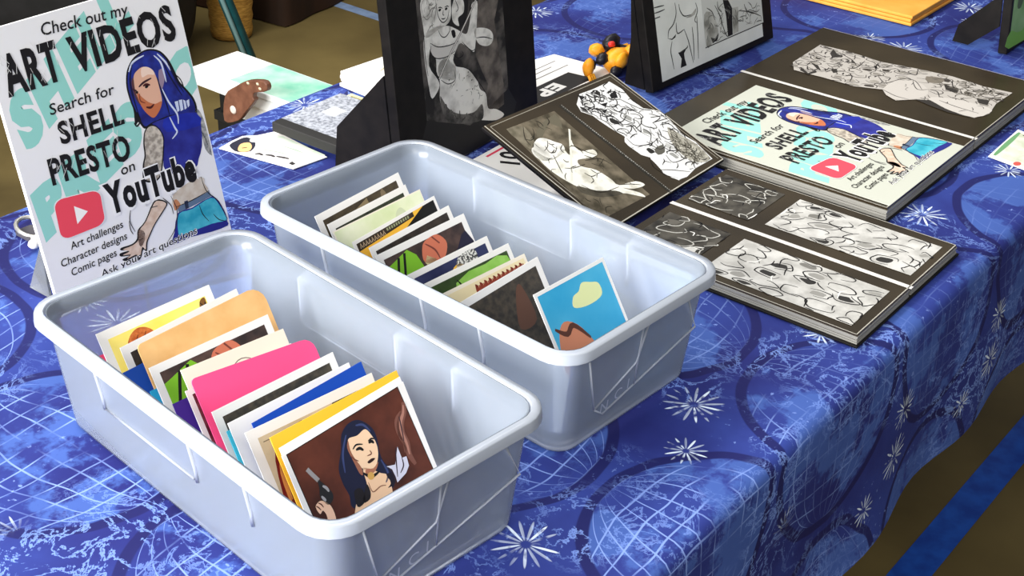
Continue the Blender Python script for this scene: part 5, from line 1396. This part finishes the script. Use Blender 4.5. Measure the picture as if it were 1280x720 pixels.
# postcard at the right edge of the table
pc = [(1.4568,0.4406),(1.4463,0.3761),(1.537,0.3739),(1.5522,0.4427)]
fl, off = sheet_of_paper('postcard', pc, 0.001, 0.0012, PAPER, 'small white bordered postcard with a pale green picture near the table edge', 'postcard')
a = Art(off)
ii = shr(pc, 0.14)
a.poly(ii, MW((200, 206, 180), (226, 224, 214), 60.0)); a.up()
a.line([ii[0], ((ii[0][0] + ii[3][0]) / 2, (ii[0][1] + ii[3][1]) / 2), ii[3]], 0.006, M((110, 160, 110)))
a.disc(((ii[0][0] + ii[1][0]) / 2, (ii[0][1] + ii[1][1]) / 2), 0.006, 0.004, M((206, 90, 80)))
a.lines([[(ii[3][0] - 0.006, ii[3][1] - 0.006), (ii[3][0] - 0.0, ii[3][1] - 0.016), (ii[3][0] - 0.014, ii[3][1] - 0.02)]], 0.004, INK)
a.build('picture', fl, 0.0012)

# ================================================================== things on the floor behind the table
# white boxes on a black crate
BX, BZ = 1.60, -0.35
E1 = [(1.6143,1.9912,-0.35), (1.6826,2.01,-0.35), (1.6876,1.7251,-0.35), (1.5873,1.7354,-0.35)]
yb, yf = E1[0][1], 1.42
xl = E1[0][0]
cr = empty('plastic_crate', loc=(xl + 0.004, yf, -TZ))
tag(cr, 'black crate on the floor under the white boxes behind the table', 'crate')
CH = TZ - 0.35 - 0.074
CW = 0.11
mb = MB(); mb.box((0.0, 0, 0.002), (CW, yb - yf - 0.05, CH), M((14, 14, 14), 0.6)); mb.build('crate_body', cr, bevel=0.004)
mb = MB()
for (lo, hi) in (((-0.003, -0.003, CH - 0.02), (CW + 0.003, 0.0, CH - 0.001)), ((-0.003, yb - yf - 0.05, CH - 0.02), (CW + 0.003, yb - yf - 0.047, CH - 0.001)), ((-0.003, 0, CH - 0.02), (0.0, yb - yf - 0.05, CH - 0.001)), ((CW, 0, CH - 0.02), (CW + 0.003, yb - yf - 0.05, CH - 0.001))):
    mb.box(lo, hi, M((24, 24, 24), 0.5))
mb.build('crate_rim', cr)
WB = MW((226, 232, 232), (244, 246, 244), 12.0, 0.6)
b1 = empty('white_box', loc=(xl + 0.004, yf + 0.01, -TZ + CH + 0.0005))
tag(b1, 'lower white cardboard box on the black crate behind the table', 'box', 'white boxes stacked behind the table')
mb = MB(); mb.box((0, 0, 0), (CW - 0.01, yb - yf - 0.115, 0.036), WB); mb.build('box_body', b1, bevel=0.002)
b2 = empty('white_box', loc=(xl, yf, -TZ + CH + 0.0375))
tag(b2, 'upper white box with a mint green printed lid behind the table', 'box', 'white boxes stacked behind the table')
hb = 0.0365
k1 = empty('dark_gap_block', loc=(xl + 0.004, yb - 0.094, -TZ + CH + 0.0005))
tag(k1, 'small black block added to darken the gap beside the lower white box', 'box')
mb = MB(); mb.box((0, 0, 0), (CW - 0.01, 0.032, 0.036), M((14, 14, 14), 0.6)); mb.build('box_body', k1, bevel=0.002)  # block added so the gap under the upper box stays dark
mb = MB(); mb.box((0.01, 0.002, 0.0362), (CW - 0.02, 0.03, 0.0366), M((24, 24, 24), 0.6)); mb.build('box_lid', k1)
mb = MB(); mb.box((0, 0, 0), (CW, yb - yf, hb - 0.014), WB); mb.build('box_body', b2, bevel=0.002)
mb = MB(); mb.box((-0.002, -0.002, hb - 0.013), (CW + 0.002, yb - yf + 0.002, hb), WB); mb.build('box_lid', b2, bevel=0.002)
a = Art()
a.rect(0.001, yb - yf - 0.1, CW - 0.001, yb - yf - 0.001, M((236, 222, 208)))
a.rect(0.001, yb - yf - 0.26, CW - 0.001, yb - yf - 0.1, MW((130, 206, 176), (190, 226, 206), 18.0))
a.rect(0.001, 0.001, CW - 0.001, yb - yf - 0.26, MW((244, 232, 206), (240, 226, 190), 12.0))
a.build('lid_print', b2, hb)

# leather pouch hanging on the box
lp = [(1.8623,-0.4096),(1.8547,-0.3567),(1.8244,-0.3312),(1.7912,-0.3113),(1.7471,-0.3008),(1.7424,-0.3176),(1.7741,-0.3295),(1.7792,-0.3401),(1.7778,-0.3475),(1.8057,-0.3788),(1.8246,-0.3985)]
lx, ly, lz = 1.575, sum(p[0] for p in lp) / len(lp), min(p[1] for p in lp)
pouch = empty('hanging_leather_pouch', mat=Matrix((Vector((0, -1, 0)), Vector((0, 0, 1)), Vector((-1, 0, 0)))).transposed().to_4x4())
pouch.matrix_world = Matrix.Translation((lx, ly, lz + TZ)) @ pouch.matrix_world
tag(pouch, 'brown leather pouch with a metal snap hung against the white boxes', 'pouch')
LT = MW((96, 62, 48), (120, 80, 62), 60.0, 0.45)
sh_ = [(-(p[0] - ly), p[1] - lz) for p in lp]
mb = MB(); mb.prism(catmull(sh_, 3), -0.006, 0.006, LT); mb.build('leather_body', pouch, bevel=0.002)
cxy = [(1.8334,-0.3789)][0]
mb = MB(); c0 = (-(cxy[0] - ly), cxy[1] - lz)
mb.rings([[(c0[0] + r_ * math.cos(t * math.pi / 8), c0[1] + r_ * math.sin(t * math.pi / 8), z) for t in range(16)] for r_, z in ((0.008, 0.006), (0.008, 0.0075), (0.005, 0.009))], M((214, 200, 190), 0.35, 0.5))
mb.build('snap', pouch)
for (ux, uy) in ((313, 103), (325, 104), (328, 109)):
    q = [(1.7895,-0.3154),(1.7642,-0.31),(1.7587,-0.3176)][((313, 103), (325, 104), (328, 109)).index((ux, uy))]
    mb = MB(); mb.blob((-(q[0] - ly), q[1] - lz, 0.006), (0.0045, 0.0035, 0.0012), M((206, 196, 170), 0.5), sub=1); mb.build('eyelet', pouch)

# teal stand leg
TE = MW((16, 70, 76), (30, 92, 98), 20.0, 0.4)
foot, topp = (2.2423,2.5072,-0.73), (2.1997,2.5727,-0.5)
dv = Vector(topp) - Vector(foot)
ld = empty('teal_stand', loc=(foot[0], foot[1], -TZ))
tag(ld, 'teal metal stand leaning above the white boxes', 'stand')
mb = MB(); mb.tube([(0, 0, 0.016), tuple(dv * 3.0 + Vector((0, 0, 0.012)))], 0.017, TE, 10); mb.build('front_leg', ld)
mb = MB(); mb.tube([tuple(Vector((-0.016, -0.011, 0.012)) + dv * 0.22), tuple(dv * 2.9 + Vector((-0.016, -0.011, 0.012)))], 0.006, M((120, 156, 158), 0.4), 8); mb.build('edge_strip', ld)
tv = dv * 3.0
mb = MB(); mb.tube([tuple(tv + Vector((-0.02, 0.0, 0.0))), (-0.5, -0.12, 0.018)], 0.017, TE, 10); mb.build('rear_leg', ld)

# black padded bag behind the poster
bagc = (1.905, 3.225)
bag = empty('duffel_bag', loc=(bagc[0], bagc[1], -TZ), rz=math.atan2(3.25 - 2.84, 1.99 - 2.31))
tag(bag, 'large black duffel bag on the floor behind the poster', 'bag')
BB = MW((8, 8, 8), (20, 19, 20), 30.0, 0.75)
mb = MB()
def bag_loop(x, k):
    L = []
    for i in range(20):
        t = 2 * math.pi * i / 20
        ry, rz_ = 0.24 * k, 0.24 * k
        cy, cz = math.cos(t), math.sin(t)
        y = math.copysign(abs(cy) ** 0.7, cy) * ry
        z = math.copysign(abs(cz) ** 0.7, cz) * rz_
        L.append((x, y, max(z + 0.24, 0.002)))
    return L
mb.rings([bag_loop(x, k) for x, k in ((-0.56, 0.55), (-0.55, 0.8), (-0.50, 0.95), (-0.4, 1.0), (0.0, 1.02), (0.2, 1.0), (0.30, 0.95), (0.35, 0.8), (0.36, 0.55))], BB)
mb.build('bag_body', bag)
for yy in (-0.1, 0.1):
    mb = MB(); mb.tube([(-0.25, yy, 0.47), (-0.2, yy, 0.56), (-0.08, yy, 0.60), (0.04, yy, 0.56), (0.1, yy, 0.47)], 0.012, BB, 8); mb.build('handle', bag)

# neighbour's table with a dark brown cloth
h0, h1, h2 = (2.4777,2.7874,-0.735), (2.5827,2.8058,-0.735), (2.8898,2.851,-0.735)
ang = math.atan2(h2[1] - h0[1], h2[0] - h0[0])
nb_ = empty('neighbour_table', loc=(h0[0] + 0.14 * math.cos(ang), h0[1] + 0.14 * math.sin(ang), -TZ), rz=ang)
tag(nb_, 'table with a dark brown floor length cloth at the top of the picture', 'table')
mb = MB()
DC = MW((26, 16, 8), (62, 34, 12), 5.0, 0.8, lo=0.35, hi=0.7, stretch=(1.0, 1.0, 0.3))
Wn, Dn = 1.9, 0.76
outer = []
def skirt(z, k):
    L = []
    per = [(i / 60 * Wn, 0.0, 0, -1) for i in range(60)] + [(Wn, i / 24 * Dn, 1, 0) for i in range(24)] + [(Wn - i / 60 * Wn, Dn, 0, 1) for i in range(60)] + [(0.0, Dn - i / 24 * Dn, -1, 0) for i in range(24)]
    for j, (x, y, nx, ny) in enumerate(per):
        w = k * (0.004 * math.sin(j * 1.1) + 0.003 * math.sin(j * 0.37))
        L.append((x + nx * w, y + ny * w, z))
    return L
mb.rings([skirt(0.004, 1.0), skirt(0.3, 0.7), skirt(0.6, 0.3), skirt(0.735, 0.0)], DC, cap0=False)
mb.build('brown_cloth', nb_)
mb = MB(); mb.box((0.04, 0.04, 0.70), (Wn - 0.04, Dn - 0.04, 0.728), M((190, 186, 180))); mb.build('table_top', nb_)
for x in (0.08, Wn - 0.08):
    for y in (0.08, Dn - 0.08):
        mb = MB(); mb.tube([(x, y, 0.0), (x, y, 0.70)], 0.016, M((80, 80, 84), 0.4), 10); mb.build('leg', nb_)

# woven basket between the stand and the brown cloth
bc = (2.5955,2.958,-0.74)
bs = empty('woven_basket', loc=(2.475, 2.875, -TZ))
tag(bs, 'straw coloured woven basket between the teal stand and the brown cloth', 'basket')
ST = MW((150, 104, 40), (206, 158, 74), 60.0, 0.7, stretch=(1, 1, 8))
mb = MB()
def circ(r, z): return [(r * math.cos(2 * math.pi * i / 28), r * math.sin(2 * math.pi * i / 28), z) for i in range(28)]
Ls = []
for i in range(13):
    t = i / 12
    Ls.append(circ(0.055 + 0.012 * t + (0.003 if i % 2 else 0.0), 0.003 + 0.22 * t))
Ls += [circ(0.060, 0.223), circ(0.05, 0.02)]
mb.rings(Ls, ST); mb.build('basket_body', bs)
mb = MB(); mb.rings([[(r_ * math.cos(t), r_ * math.sin(t), z) for t in [2 * math.pi * i / 28 for i in range(28)]] for r_, z in ((0.062, 0.222), (0.074, 0.222), (0.074, 0.236), (0.062, 0.236))], ST, close=True); mb.build('basket_rim', bs)

# ================================================================== light: bright hall lamps, added side lights from the left, soft bounce
w = bpy.data.worlds.new('hall_light')
SC.world = w
w.use_nodes = True
bgn = w.node_tree.nodes['Background']
bgn.inputs[0].default_value = (0.93, 0.96, 1.0, 1)
bgn.inputs[1].default_value = 0.25
def lamp(loc, size, power, rot=(0, 0, 0), col=(1, 0.98, 0.95)):
    l = bpy.data.lights.new('ceiling_or_fill_lamp', 'AREA')
    l.shape = 'RECTANGLE'
    l.size, l.size_y = size
    l.energy = power
    l.color = col
    o = bpy.data.objects.new('ceiling_or_fill_lamp', l)
    COL.objects.link(o)
    o.location = loc
    o.rotation_euler = rot
    return o
lamp((-2.2, 1.25, 2.05), (1.4, 2.4), 225, (0, math.radians(-63), 0))  # low unseen side light, added to brighten the bin walls
lamp((-1.2, -0.9, 2.9), (1.6, 1.2), 30, (math.radians(30), math.radians(-32), 0))  # unseen fill from the front left, added for the upright pictures
lamp((0.6, 2.4, 3.8), (2.4, 0.6), 62)
lamp((2.6, 2.4, 3.8), (2.4, 0.6), 30)

SC.view_settings.view_transform = 'Standard'
SC.view_settings.look = 'None'
SC.view_settings.exposure = 0.4
SC.view_settings.gamma = 1.0
SC.view_settings.use_curve_mapping = False
